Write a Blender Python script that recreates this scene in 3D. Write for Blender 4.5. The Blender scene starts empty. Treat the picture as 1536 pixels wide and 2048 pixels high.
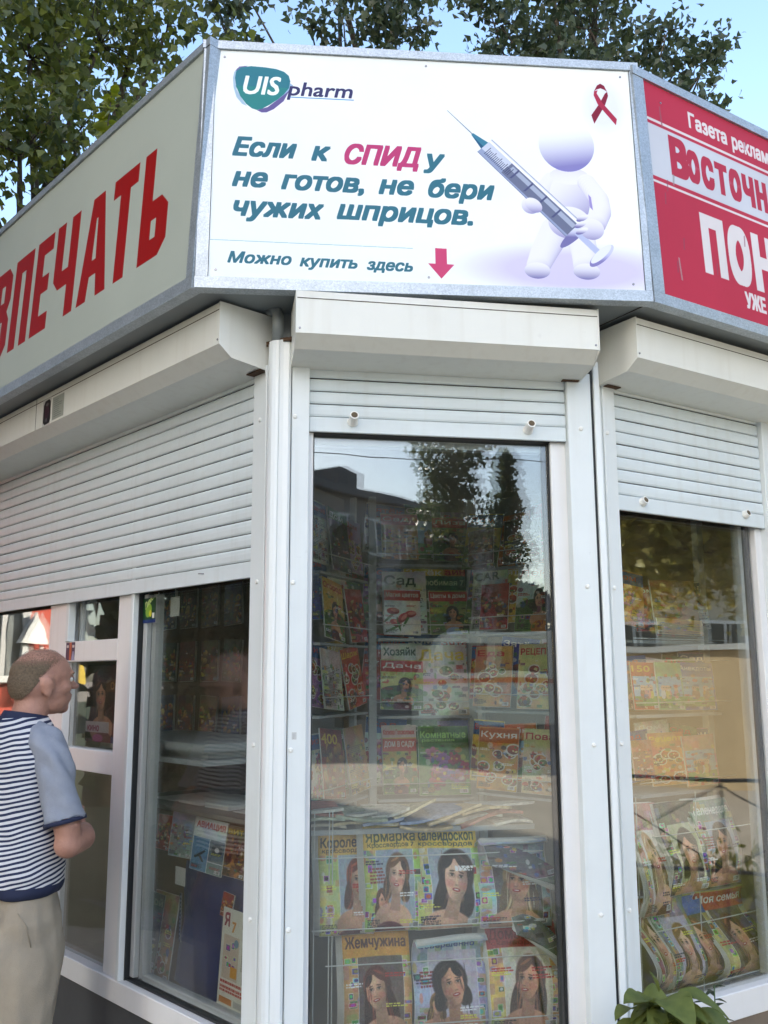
import bpy, bmesh, math, random
import numpy as np
from mathutils import Vector, Matrix, Euler, noise
R_ = math.radians
sc = bpy.context.scene
# ------------------------------------------------------------ camera, light, exposure
cam_d = bpy.data.cameras.new('camera'); cam = bpy.data.objects.new('camera', cam_d)
sc.collection.objects.link(cam); sc.camera = cam
cam_d.sensor_fit = 'VERTICAL'; cam_d.sensor_height = 36.0
cam_d.lens = 1883.2 / 2048 * 36.0
cam_d.clip_start = 0.05; cam_d.clip_end = 2000
_M = Matrix.Rotation(R_(90 + 9.927), 4, 'X') @ Matrix.Rotation(R_(-0.215), 4, 'Z')
cam.matrix_world = Matrix.Translation((0, 0, 1.6)) @ _M

SUN_AZ, SUN_EL = R_(200), R_(25)         # azimuth from +Y towards +X: low sun behind the viewer, kept off the kiosk by an added unseen block
w = bpy.data.worlds.new('World'); sc.world = w; w.use_nodes = True
nt = w.node_tree; nt.nodes.clear()
sky = nt.nodes.new('ShaderNodeTexSky'); sky.sky_type = 'NISHITA'; sky.sun_disc = False
sky.sun_elevation = SUN_EL; sky.sun_rotation = SUN_AZ
sky.air_density = 1.0; sky.dust_density = 1.6; sky.ozone_density = 1.0
bg = nt.nodes.new('ShaderNodeBackground'); bg.inputs['Strength'].default_value = 0.13
wo = nt.nodes.new('ShaderNodeOutputWorld')
nt.links.new(sky.outputs[0], bg.inputs[0]); nt.links.new(bg.outputs[0], wo.inputs[0])
sl = bpy.data.lights.new('sun', 'SUN'); sl.energy = 4.2; sl.angle = R_(0.5); sl.color = (1, .93, .82)
so = bpy.data.objects.new('sun', sl); sc.collection.objects.link(so)
sd = Vector((math.sin(SUN_AZ) * math.cos(SUN_EL), math.cos(SUN_AZ) * math.cos(SUN_EL), math.sin(SUN_EL)))
so.rotation_euler = sd.to_track_quat('Z', 'Y').to_euler(); so.location = sd * 40
sc.view_settings.view_transform = 'Standard'; sc.view_settings.look = 'None'
sc.view_settings.exposure = 2.0; sc.view_settings.gamma = 1; sc.view_settings.use_curve_mapping = False
sc.cycles.transparent_max_bounces = 24; sc.cycles.max_bounces = 8; sc.cycles.use_denoising = True
C = sc.collection
rng = random.Random(7); nrng = np.random.default_rng(7)

# ------------------------------------------------------------ helpers
def link(o, parent=None):
    C.objects.link(o)
    if parent is not None: o.parent = parent
    return o
def tag(o, label=None, cat=None, group=None, kind=None):
    for k, v in (('label', label), ('category', cat), ('group', group), ('kind', kind)):
        if v: o[k] = v
    return o
def empty(name, loc=(0, 0, 0), rz=0, label=None, cat=None, group=None):
    o = bpy.data.objects.new(name, None); o.location = loc; o.rotation_euler = (0, 0, rz); o.empty_display_size = .1
    return tag(link(o), label, cat, group)
class MB:
    def __init__(s): s.v = []; s.f = []; s.m = []
    def add(s, vs, fs, mi=0):
        b = len(s.v); s.v += [tuple(v) for v in vs]; s.f += [tuple(i + b for i in f) for f in fs]; s.m += [mi] * len(fs); return s
    def hexa(s, p, mi=0):       # 8 points: bottom ring 0-3, top ring 4-7
        return s.add(p, [(3, 2, 1, 0), (4, 5, 6, 7), (0, 1, 5, 4), (1, 2, 6, 5), (2, 3, 7, 6), (3, 0, 4, 7)], mi)
    def box(s, x0, x1, y0, y1, z0, z1, mi=0):
        return s.hexa([(x0, y0, z0), (x1, y0, z0), (x1, y1, z0), (x0, y1, z0), (x0, y0, z1), (x1, y0, z1), (x1, y1, z1), (x0, y1, z1)], mi)
    def prism(s, ring0, ring1, mi=0, cap=True):
        n = len(ring0); fs = [(i, (i + 1) % n, n + (i + 1) % n, n + i) for i in range(n)]
        if cap: fs += [tuple(range(n))[::-1], tuple(range(n, 2 * n))]
        return s.add(list(ring0) + list(ring1), fs, mi)
    def tube(s, pts, r, seg=8, mi=0):
        pts = [Vector(p) for p in pts]; rs = r if isinstance(r, (list, tuple)) else [r] * len(pts); rings = []
        for i, p in enumerate(pts):
            t = (pts[min(i + 1, len(pts) - 1)] - pts[max(i - 1, 0)]).normalized()
            a = t.cross(Vector((0, 0, 1)));
            if a.length < .05: a = t.cross(Vector((1, 0, 0)))
            a.normalize(); b = t.cross(a)
            rings.append([p + (a * math.cos(k * 2 * math.pi / seg) + b * math.sin(k * 2 * math.pi / seg)) * rs[i] for k in range(seg)])
        base = len(s.v); s.v += [tuple(q) for rg in rings for q in rg]
        for i in range(len(rings) - 1):
            for k in range(seg):
                s.f.append((base + i * seg + k, base + i * seg + (k + 1) % seg, base + (i + 1) * seg + (k + 1) % seg, base + (i + 1) * seg + k)); s.m.append(mi)
        s.f.append(tuple(base + k for k in range(seg))[::-1]); s.m.append(mi)
        s.f.append(tuple(base + (len(rings) - 1) * seg + k for k in range(seg))); s.m.append(mi)
        return s
    def build(s, name, mats, parent=None, smooth=False, bevel=0):
        me = bpy.data.meshes.new(name); me.from_pydata(s.v, [], s.f)
        for mt in (mats if isinstance(mats, (list, tuple)) else [mats]): me.materials.append(mt)
        me.polygons.foreach_set('material_index', s.m)
        bm = bmesh.new(); bm.from_mesh(me); bmesh.ops.recalc_face_normals(bm, faces=bm.faces)
        if bevel: bmesh.ops.bevel(bm, geom=bm.edges[:], offset=bevel, segments=1, affect='EDGES', clamp_overlap=True)
        bm.to_mesh(me); bm.free()
        if smooth: me.polygons.foreach_set('use_smooth', [True] * len(me.polygons))
        me.update()
        return link(bpy.data.objects.new(name, me), parent)

class Frame:      # a vertical wall plane: u along the wall, n outwards, z up
    def __init__(s, O, az):
        a = R_(az); s.O = Vector((O[0], O[1], 0)); s.U = Vector((math.sin(a), math.cos(a), 0)); s.N = Vector((math.cos(a), -math.sin(a), 0))
        if s.N.y > 0: s.N = -s.N
    def P(s, u, z, n=0): return s.O + s.U * u + s.N * n + Vector((0, 0, z))
    def box(s, mb, u0, u1, z0, z1, n0, n1, mi=0):
        return mb.hexa([s.P(u0, z0, n1), s.P(u1, z0, n1), s.P(u1, z0, n0), s.P(u0, z0, n0), s.P(u0, z1, n1), s.P(u1, z1, n1), s.P(u1, z1, n0), s.P(u0, z1, n0)], mi)
FF = Frame((-0.27765, 2.75), 80.1)        # front window wall
FL = Frame((-0.35904, 2.80), 137.5)       # left wall, u negative going away
FR = Frame((0.69215, 2.93926), 57.0)      # right wall
class Lean:       # a leaning sign plane
    def __init__(s, P0, e, T):
        s.P0 = Vector(P0); s.e = Vector(e).normalized(); up = Vector(T) - s.P0; up -= s.e * up.dot(s.e); s.h = up.length; s.up = up.normalized(); s.n = s.e.cross(s.up)
        if s.n.y > 0: s.n = -s.n
    def P(s, u, v, n=0): return s.P0 + s.e * u + s.up * v + s.n * n
    def box(s, mb, u0, u1, v0, v1, n0, n1, mi=0):
        return mb.hexa([s.P(u0, v0, n1), s.P(u1, v0, n1), s.P(u1, v0, n0), s.P(u0, v0, n0), s.P(u0, v1, n1), s.P(u1, v1, n1), s.P(u1, v1, n0), s.P(u0, v1, n0)], mi)
SA, SB = Vector((-.5507, 2.5925, 2.73)), Vector((.8199, 2.7127, 2.73))
TA, TB = Vector((-.5421, 2.6409, 3.5524)), Vector((.8164, 2.7592, 3.5392))
SF = Lean(SA, SB - SA, TA); SL = Lean(SA, FL.U, TA); SR = Lean(SB, FR.U, TB)

# ------------------------------------------------------------ materials
def mat(name, col, rough=.6, metal=0, var=.0, scale=8, bump=0, bscale=60, dirt=0, spec=.5, stretch=None, col2=None):
    m = bpy.data.materials.new(name); m.use_nodes = True; n = m.node_tree; N = n.nodes; L = n.links
    b = N['Principled BSDF']; b.inputs['Roughness'].default_value = rough; b.inputs['Metallic'].default_value = metal
    b.inputs['Specular IOR Level'].default_value = spec
    b.inputs['Base Color'].default_value = (*col, 1)
    tc = N.new('ShaderNodeTexCoord'); mp = N.new('ShaderNodeMapping'); L.new(tc.outputs['Object'], mp.inputs[0])
    if stretch: mp.inputs['Scale'].default_value = stretch
    if var or col2:
        t = N.new('ShaderNodeTexNoise'); t.inputs['Scale'].default_value = scale; t.inputs['Detail'].default_value = 6; t.inputs['Roughness'].default_value = .65
        L.new(mp.outputs[0], t.inputs[0])
        r = N.new('ShaderNodeValToRGB'); r.color_ramp.elements[0].position = .35; r.color_ramp.elements[1].position = .68
        c2 = col2 or tuple(c * (1 - var) for c in col)
        r.color_ramp.elements[0].color = (*c2, 1); r.color_ramp.elements[1].color = (*col, 1)
        L.new(t.outputs[0], r.inputs[0]); out = r.outputs[0]
        if dirt:
            t2 = N.new('ShaderNodeTexNoise'); t2.inputs['Scale'].default_value = 35; t2.inputs['Detail'].default_value = 8
            L.new(mp.outputs[0], t2.inputs[0]); r2 = N.new('ShaderNodeValToRGB'); r2.color_ramp.elements[0].position = .68; r2.color_ramp.elements[1].position = .76
            L.new(t2.outputs[0], r2.inputs[0]); mx = N.new('ShaderNodeMixRGB'); mx.inputs[2].default_value = (*[c * (1 - dirt) for c in col], 1)
            L.new(r2.outputs[0], mx.inputs[0]); L.new(out, mx.inputs[1]); out = mx.outputs[0]
        if dirt:      # rain streaks and grime settled on the paint
            m3 = N.new('ShaderNodeMapping'); m3.inputs['Scale'].default_value = (26, 26, 1.6); L.new(tc.outputs['Object'], m3.inputs[0])
            t4 = N.new('ShaderNodeTexNoise'); t4.inputs['Scale'].default_value = 1.0; t4.inputs['Detail'].default_value = 5; L.new(m3.outputs[0], t4.inputs[0])
            r4 = N.new('ShaderNodeValToRGB'); r4.color_ramp.elements[0].position = .52; r4.color_ramp.elements[1].position = .74; r4.color_ramp.elements[1].color = (1, 1, 1, 1); r4.color_ramp.elements[0].color = (0, 0, 0, 1); L.new(t4.outputs[0], r4.inputs[0])
            f4 = N.new('ShaderNodeMath'); f4.operation = 'MULTIPLY'; f4.inputs[1].default_value = dirt * 1.9; L.new(r4.outputs[0], f4.inputs[0])
            x4 = N.new('ShaderNodeMixRGB'); x4.inputs[2].default_value = (col[0] * .62, col[1] * .55, col[2] * .45, 1); L.new(f4.outputs[0], x4.inputs[0]); L.new(out, x4.inputs[1]); out = x4.outputs[0]
        L.new(out, b.inputs['Base Color'])
    if bump:
        t3 = N.new('ShaderNodeTexNoise'); t3.inputs['Scale'].default_value = bscale; t3.inputs['Detail'].default_value = 5; L.new(mp.outputs[0], t3.inputs[0])
        bp = N.new('ShaderNodeBump'); bp.inputs['Strength'].default_value = bump; bp.inputs['Distance'].default_value = .01
        L.new(t3.outputs[0], bp.inputs['Height']); L.new(bp.outputs[0], b.inputs['Normal'])
    return m
M = {}
M['white'] = mat('white_powder_coat', (.72, .775, .785), .38, var=.07, scale=3, dirt=.08)
M['pillar'] = mat('white_painted_pillar', (.77, .82, .83), .32, var=.05, scale=4, dirt=.09, stretch=(1, 1, .25))
M['slat'] = mat('white_shutter_paint', (.67, .745, .77), .42, var=.07, scale=5, dirt=.09, stretch=(1, 1, 2.5))
M['box'] = mat('cream_shutter_box_paint', (.76, .77, .715), .40, var=.06, scale=3, dirt=.08)
M['pvc'] = mat('white_window_plastic', (.76, .77, .77), .30, var=.04, scale=6, dirt=.06)
M['groove'] = mat('dark_gap', (.055, .042, .028), .8)
M['brown'] = mat('rusty_foam', (.10, .055, .03), .9, var=.4, scale=40, bump=.5)
M['soffit'] = mat('grey_soffit_sheet', (.25, .28, .29), .45, metal=.3, var=.12, scale=2)
M['base'] = mat('dark_base_panel', (.07, .08, .085), .6, var=.2, scale=5)
M['seal'] = mat('black_rubber_seal', (.015, .018, .02), .5)
M['inner_frame'] = mat('grey_inner_frame', (.42, .44, .44), .4, var=.08, scale=8)
M['inner_wall'] = mat('inner_wall_board', (.50, .42, .32), .7, var=.15, scale=4)
M['inner_dark'] = mat('inner_ceiling_board', (.30, .29, .27), .8)
M['wire'] = mat('white_coated_wire', (.62, .62, .58), .35)
M['rack'] = mat('white_rack_post', (.55, .56, .53), .5)
M['paper'] = mat('paper_edges', (.70, .69, .64), .8, var=.1, scale=90)
M['hole'] = mat('dark_tube_mouth', (.10, .07, .03), .5)  # flat dark disc on the solid tube end, stands for its shaded hollow
M['screw'] = mat('zinc_screw', (.30, .30, .32), .35, metal=.8)
M['cap'] = mat('white_plastic_cap', (.82, .83, .80), .3)
M['steel_dark'] = mat('dark_steel', (.06, .06, .07), .5, metal=.4)
# galvanised steel: spangle
def galv():
    m = mat('galvanised_steel', (.5, .53, .55), .42, metal=.55); n = m.node_tree; N = n.nodes; L = n.links; b = N['Principled BSDF']
    tc = N.new('ShaderNodeTexCoord'); v = N.new('ShaderNodeTexVoronoi'); v.inputs['Scale'].default_value = 260; L.new(tc.outputs['Object'], v.inputs[0])
    t = N.new('ShaderNodeTexNoise'); t.inputs['Scale'].default_value = 14; t.inputs['Detail'].default_value = 8; L.new(tc.outputs['Object'], t.inputs[0])
    a = N.new('ShaderNodeMixRGB'); a.inputs[0].default_value = .5; L.new(v.outputs['Color'], a.inputs[1]); L.new(t.outputs[0], a.inputs[2])
    bw = N.new('ShaderNodeRGBToBW'); L.new(a.outputs[0], bw.inputs[0])
    r = N.new('ShaderNodeValToRGB'); r.color_ramp.elements[0].position = .3; r.color_ramp.elements[1].position = .72
    r.color_ramp.elements[0].color = (.34, .38, .41, 1); r.color_ramp.elements[1].color = (.50, .55, .59, 1)
    L.new(bw.outputs[0], r.inputs[0]); L.new(r.outputs[0], b.inputs['Base Color']); return m
M['galv'] = galv()
def glass_mat(name, base=.085, tint=(.975, .99, .985)):
    m = bpy.data.materials.new(name); m.use_nodes = True; N = m.node_tree.nodes; L = m.node_tree.links; N.clear()
    lw = N.new('ShaderNodeLayerWeight'); lw.inputs[0].default_value = .5
    pw = N.new('ShaderNodeMath'); pw.operation = 'POWER'; pw.inputs[1].default_value = 4.2; L.new(lw.outputs['Facing'], pw.inputs[0])
    ma = N.new('ShaderNodeMath'); ma.operation = 'MULTIPLY_ADD'; ma.inputs[1].default_value = .85; ma.inputs[2].default_value = base; L.new(pw.outputs[0], ma.inputs[0])
    tr = N.new('ShaderNodeBsdfTransparent'); tr.inputs[0].default_value = (*tint, 1)
    gl = N.new('ShaderNodeBsdfGlossy'); gl.inputs['Roughness'].default_value = .0
    tc = N.new('ShaderNodeTexCoord'); t = N.new('ShaderNodeTexNoise'); t.inputs['Scale'].default_value = 3.5; t.inputs['Detail'].default_value = 1; L.new(tc.outputs['Object'], t.inputs[0])
    bp = N.new('ShaderNodeBump'); bp.inputs['Strength'].default_value = .12; bp.inputs['Distance'].default_value = .006; L.new(t.outputs[0], bp.inputs['Height']); L.new(bp.outputs[0], gl.inputs['Normal'])
    mx = N.new('ShaderNodeMixShader'); o = N.new('ShaderNodeOutputMaterial')
    L.new(ma.outputs[0], mx.inputs[0]); L.new(tr.outputs[0], mx.inputs[1]); L.new(gl.outputs[0], mx.inputs[2])
    mp = N.new('ShaderNodeMapping'); mp.inputs['Scale'].default_value = (5, 5, 1.6); L.new(tc.outputs['Object'], mp.inputs[0])      # dust and smears on the pane, tan so they add the reflected haze
    t2 = N.new('ShaderNodeTexNoise'); t2.inputs['Scale'].default_value = 2.2; t2.inputs['Detail'].default_value = 9; t2.inputs['Roughness'].default_value = .7; t2.inputs['Distortion'].default_value = .6; L.new(mp.outputs[0], t2.inputs[0])
    mr = N.new('ShaderNodeMapRange'); mr.inputs[1].default_value = .40; mr.inputs[2].default_value = .75; mr.inputs[3].default_value = .002; mr.inputs[4].default_value = .016; L.new(t2.outputs[0], mr.inputs[0])
    df = N.new('ShaderNodeBsdfDiffuse'); df.inputs[0].default_value = (.60, .52, .40, 1); m2 = N.new('ShaderNodeMixShader'); L.new(mr.outputs[0], m2.inputs[0]); L.new(mx.outputs[0], m2.inputs[1]); L.new(df.outputs[0], m2.inputs[2]); L.new(m2.outputs[0], o.inputs[0]); return m
M['glass'] = glass_mat('window_glass')
def leaf_mat(name, c1, c2, trans=.45, rough=.45):
    m = bpy.data.materials.new(name); m.use_nodes = True; N = m.node_tree.nodes; L = m.node_tree.links; N.clear()
    g = N.new('ShaderNodeNewGeometry'); r = N.new('ShaderNodeValToRGB'); r.color_ramp.elements[0].color = (*c1, 1); r.color_ramp.elements[1].color = (*c2, 1)
    tc = N.new('ShaderNodeTexCoord'); nz = N.new('ShaderNodeTexNoise'); nz.inputs['Scale'].default_value = 38; nz.inputs['Detail'].default_value = 5; L.new(tc.outputs['Object'], nz.inputs[0])
    av = N.new('ShaderNodeMath'); av.operation = 'ADD'; L.new(g.outputs['Random Per Island'], av.inputs[0]); L.new(nz.outputs[0], av.inputs[1]); sb = N.new('ShaderNodeMath'); sb.operation = 'SUBTRACT'; sb.inputs[1].default_value = .5; L.new(av.outputs[0], sb.inputs[0]); L.new(sb.outputs[0], r.inputs[0])
    d = N.new('ShaderNodeBsdfPrincipled'); d.inputs['Roughness'].default_value = rough; L.new(r.outputs[0], d.inputs['Base Color'])
    t = N.new('ShaderNodeBsdfTranslucent'); hs = N.new('ShaderNodeHueSaturation'); hs.inputs['Hue'].default_value = .48; hs.inputs['Saturation'].default_value = 1.1; hs.inputs['Value'].default_value = 2.6
    L.new(r.outputs[0], hs.inputs['Color']); L.new(hs.outputs[0], t.inputs[0])
    mx = N.new('ShaderNodeMixShader'); mx.inputs[0].default_value = trans; o = N.new('ShaderNodeOutputMaterial')
    L.new(d.outputs[0], mx.inputs[1]); L.new(t.outputs[0], mx.inputs[2]); L.new(mx.outputs[0], o.inputs[0]); return m
M['leaf_green'] = leaf_mat('green_tree_leaf', (.035, .055, .018), (.12, .14, .03), .38)
M['leaf'] = leaf_mat('tree_leaf', (.022, .036, .020), (.055, .075, .032), .3)
M['leaf2'] = leaf_mat('plant_leaf', (.075, .11, .025), (.19, .225, .055), .3, .6)
M['bark'] = mat('bark', (.10, .08, .06), .9, var=.5, scale=20, bump=.8, bscale=30)

# ------------------------------------------------------------ print painter (flat print: covers, posters, signs)
_tc = {}
def glyphs(s):
    if s not in _tc:
        c = bpy.data.curves.new('t', 'FONT'); c.body = s; c.size = 1; c.resolution_u = 3; c.fill_mode = 'NONE'
        o = bpy.data.objects.new('t', c); C.objects.link(o)
        me = bpy.data.meshes.new_from_object(o.evaluated_get(bpy.context.evaluated_depsgraph_get()))
        v = np.zeros(len(me.vertices) * 3); me.vertices.foreach_get('co', v); v = v.reshape(-1, 3)[:, :2]
        t = np.zeros(len(me.edges) * 2, int); me.edges.foreach_get('vertices', t)
        t = t.reshape(-1, 2)
        bpy.data.objects.remove(o); bpy.data.curves.remove(c); bpy.data.meshes.remove(me)
        nb = {}
        for a, b in t: nb.setdefault(a, []).append(b); nb.setdefault(b, []).append(a)
        seen = set(); loops = []
        for a in sorted(nb):          # walk each closed outline in vertex order so that its turning sense is kept
            if a in seen: continue
            lp = [a]; seen.add(a); cur = a
            while True:
                nx = [b for b in sorted(nb[cur]) if b not in seen]
                if not nx: break
                cur = (cur + 1) if (cur + 1) in nx else nx[0]; seen.add(cur); lp.append(cur)
            loops.append(np.array(lp))
        _tc[s] = (v, loops)
    return _tc[s]
def lin(c): return c
class Paint:
    def __init__(s, W, H, ww, hh, bg=(1, 1, 1), ss=2):
        s.ss = ss; s.W = W * ss; s.H = H * ss; s.kx = s.W / ww; s.ky = s.H / hh; s.a = np.empty((s.H, s.W, 3), np.float32); s.a[:] = bg; s.ww = ww; s.hh = hh; s.tilt = None
    def _bb(s, xs, ys):
        x0 = max(0, int(math.floor(min(xs)))); x1 = min(s.W, int(math.ceil(max(xs))) + 1); y0 = max(0, int(math.floor(min(ys)))); y1 = min(s.H, int(math.ceil(max(ys))) + 1)
        return x0, x1, y0, y1
    def rect(s, x0, y0, x1, y1, c, al=1):
        a, b, d, e = int(round(max(x0, 0) * s.kx)), int(round(min(x1, s.ww) * s.kx)), int(round(max(y0, 0) * s.ky)), int(round(min(y1, s.hh) * s.ky))
        if b > a and e > d: s.a[d:e, a:b] = s.a[d:e, a:b] * (1 - al) + np.array(c) * al
    def _t(s, x, y):
        if not s.tilt: return x, y
        a, cx, cy = s.tilt; return cx + (x - cx) * math.cos(a) - (y - cy) * math.sin(a), cy + (x - cx) * math.sin(a) + (y - cy) * math.cos(a)
    def poly(s, pts, c, al=1):
        if s.tilt: pts = [s._t(*q) for q in pts]
        X = [p[0] * s.kx for p in pts]; Y = [p[1] * s.ky for p in pts]; x0, x1, y0, y1 = s._bb(X, Y)
        if x1 <= x0 or y1 <= y0: return
        yy, xx = np.mgrid[y0:y1, x0:x1] + .5; ins = np.zeros(xx.shape, bool); n = len(X)
        for i in range(n):
            xa, ya, xb, yb = X[i], Y[i], X[(i + 1) % n], Y[(i + 1) % n]
            if ya == yb: continue
            k = ((ya > yy) != (yb > yy)) & (xx < (xb - xa) * (yy - ya) / (yb - ya) + xa); ins ^= k
        v = s.a[y0:y1, x0:x1]; v[ins] = v[ins] * (1 - al) + np.array(c) * al
    def ell(s, cx, cy, rx, ry, c, al=1, rot=0, c2=None, soft=0, shade=(0, -1)):
        if s.tilt: cx, cy = s._t(cx, cy); rot += s.tilt[0]
        X = cx * s.kx; Y = cy * s.ky; rm = max(rx, ry) * (1 + soft); x0, x1, y0, y1 = s._bb([X - rm * s.kx, X + rm * s.kx], [Y - rm * s.ky, Y + rm * s.ky])
        if x1 <= x0 or y1 <= y0: return
        yy, xx = np.mgrid[y0:y1, x0:x1] + .5; dx = (xx - X) / s.kx; dy = (yy - Y) / s.ky; cr, sr = math.cos(rot), math.sin(rot)
        p = (dx * cr + dy * sr) / rx; q = (-dx * sr + dy * cr) / ry; r2 = p * p + q * q
        if soft: A = np.clip((1 + soft - np.sqrt(r2)) / soft, 0, 1)[..., None] * al
        else: A = (r2 <= 1)[..., None] * al
        col = np.array(c, float)
        if c2 is not None:
            t = np.clip(.5 + .5 * (dx / rx * shade[0] + dy / ry * shade[1]), 0, 1)[..., None]; t = t * t; col = col * (1 - t) + np.array(c2) * t
        v = s.a[y0:y1, x0:x1]; v[:] = v * (1 - A) + col * A
    def text(s, st, x, y, h, c, bold=.0, shear=0, width=None, xs=1.0, rot=0, outline=None):
        if bold:
            e = bold * h * .75
            for dx, dy in ((-e, -e), (e, -e), (-e, e), (e, e), (0, -e), (0, e), (-e, 0), (e, 0)): s.text(st, x + dx + e, y + dy, h, c, 0, shear, (width - 2 * e) if width else None, xs, rot)
            return
        v, loops = glyphs(st)
        if not len(loops): return
        k = h / .73; vv = v * k; w0 = vv[:, 0].max() - vv[:, 0].min(); f = (width / w0) if width else xs
        px = (vv[:, 0] - vv[:, 0].min()) * f + vv[:, 1] * shear; py = vv[:, 1]
        if rot: px, py = px * math.cos(rot) - py * math.sin(rot), px * math.sin(rot) + py * math.cos(rot)
        px = (px + x) * s.kx; py = (py + y) * s.ky; x0, x1, y0, y1 = s._bb(px, py)
        if x1 <= x0 or y1 <= y0: return
        D = np.zeros((y1 - y0, x1 - x0 + 1), np.int32)
        for lp in loops:
            X, Y = px[lp], py[lp]; X2, Y2 = np.roll(X, -1), np.roll(Y, -1)
            for xa, ya, xb, yb in zip(X, Y, X2, Y2):
                if ya == yb: continue
                sg = 1 if yb > ya else -1; lo, hi = (ya, yb) if yb > ya else (yb, ya)
                r0 = max(y0, int(math.ceil(lo - .5))); r1 = min(y1 - 1, int(math.ceil(hi - .5)) - 1)
                for r in range(r0, r1 + 1):
                    xc = xa + (r + .5 - ya) / (yb - ya) * (xb - xa); D[r - y0, min(max(int(math.ceil(xc - .5)) - x0, 0), x1 - x0)] += sg
        s.a[y0:y1, x0:x1][np.cumsum(D, 1)[:, :-1] != 0] = c
    def image(s, name, fade=None, grain=0):
        if grain:
            g_ = np.random.default_rng(17 + s.a.shape[0] + int(s.a[:40].sum()))
            for k_, am in ((24, .6), (8, .8), (3, .7)):
                n_ = g_.normal(size=(s.H // k_ + 2, s.W // k_ + 2, 3)) * .6 + g_.normal(size=(s.H // k_ + 2, s.W // k_ + 2, 1)); s.a += grain * am * np.repeat(np.repeat(n_, k_, 0), k_, 1)[:s.H, :s.W]
        a = s.a.reshape(s.H // s.ss, s.ss, s.W // s.ss, s.ss, 3).mean((1, 3)); a = a * (1 - fade) + a.mean(2, keepdims=True) * fade if fade else a
        im = bpy.data.images.new(name, a.shape[1], a.shape[0]); out = np.ones((a.shape[0], a.shape[1], 4), np.float32); out[..., :3] = np.clip(a, 0, 1)
        im.pixels.foreach_set(out.ravel()); im.update(); im.pack(); return im
def print_mat(name, im, rough=.35, spec=.4, grime=0, val=.86):
    m = bpy.data.materials.new(name); m.use_nodes = True; N = m.node_tree.nodes; L = m.node_tree.links; b = N['Principled BSDF']
    b.inputs['Roughness'].default_value = rough; b.inputs['Specular IOR Level'].default_value = spec
    uv = N.new('ShaderNodeTexCoord'); t = N.new('ShaderNodeTexImage'); t.image = im; L.new(uv.outputs['UV'], t.inputs[0])
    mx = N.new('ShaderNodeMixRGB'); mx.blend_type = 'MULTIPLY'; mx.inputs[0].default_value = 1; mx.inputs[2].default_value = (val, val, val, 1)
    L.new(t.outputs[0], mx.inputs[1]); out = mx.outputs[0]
    if grime:
        nz = N.new('ShaderNodeTexNoise'); nz.inputs['Scale'].default_value = 3; nz.inputs['Detail'].default_value = 8; L.new(uv.outputs['Object'], nz.inputs[0])
        r = N.new('ShaderNodeValToRGB'); r.color_ramp.elements[0].color = (1 - grime,) * 3 + (1,); r.color_ramp.elements[0].position = .35; r.color_ramp.elements[1].position = .6
        L.new(nz.outputs[0], r.inputs[0]); m2 = N.new('ShaderNodeMixRGB'); m2.blend_type = 'MULTIPLY'; m2.inputs[0].default_value = 1; L.new(out, m2.inputs[1]); L.new(r.outputs[0], m2.inputs[2]); out = m2.outputs[0]
    L.new(out, b.inputs['Base Color']); return m

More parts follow.
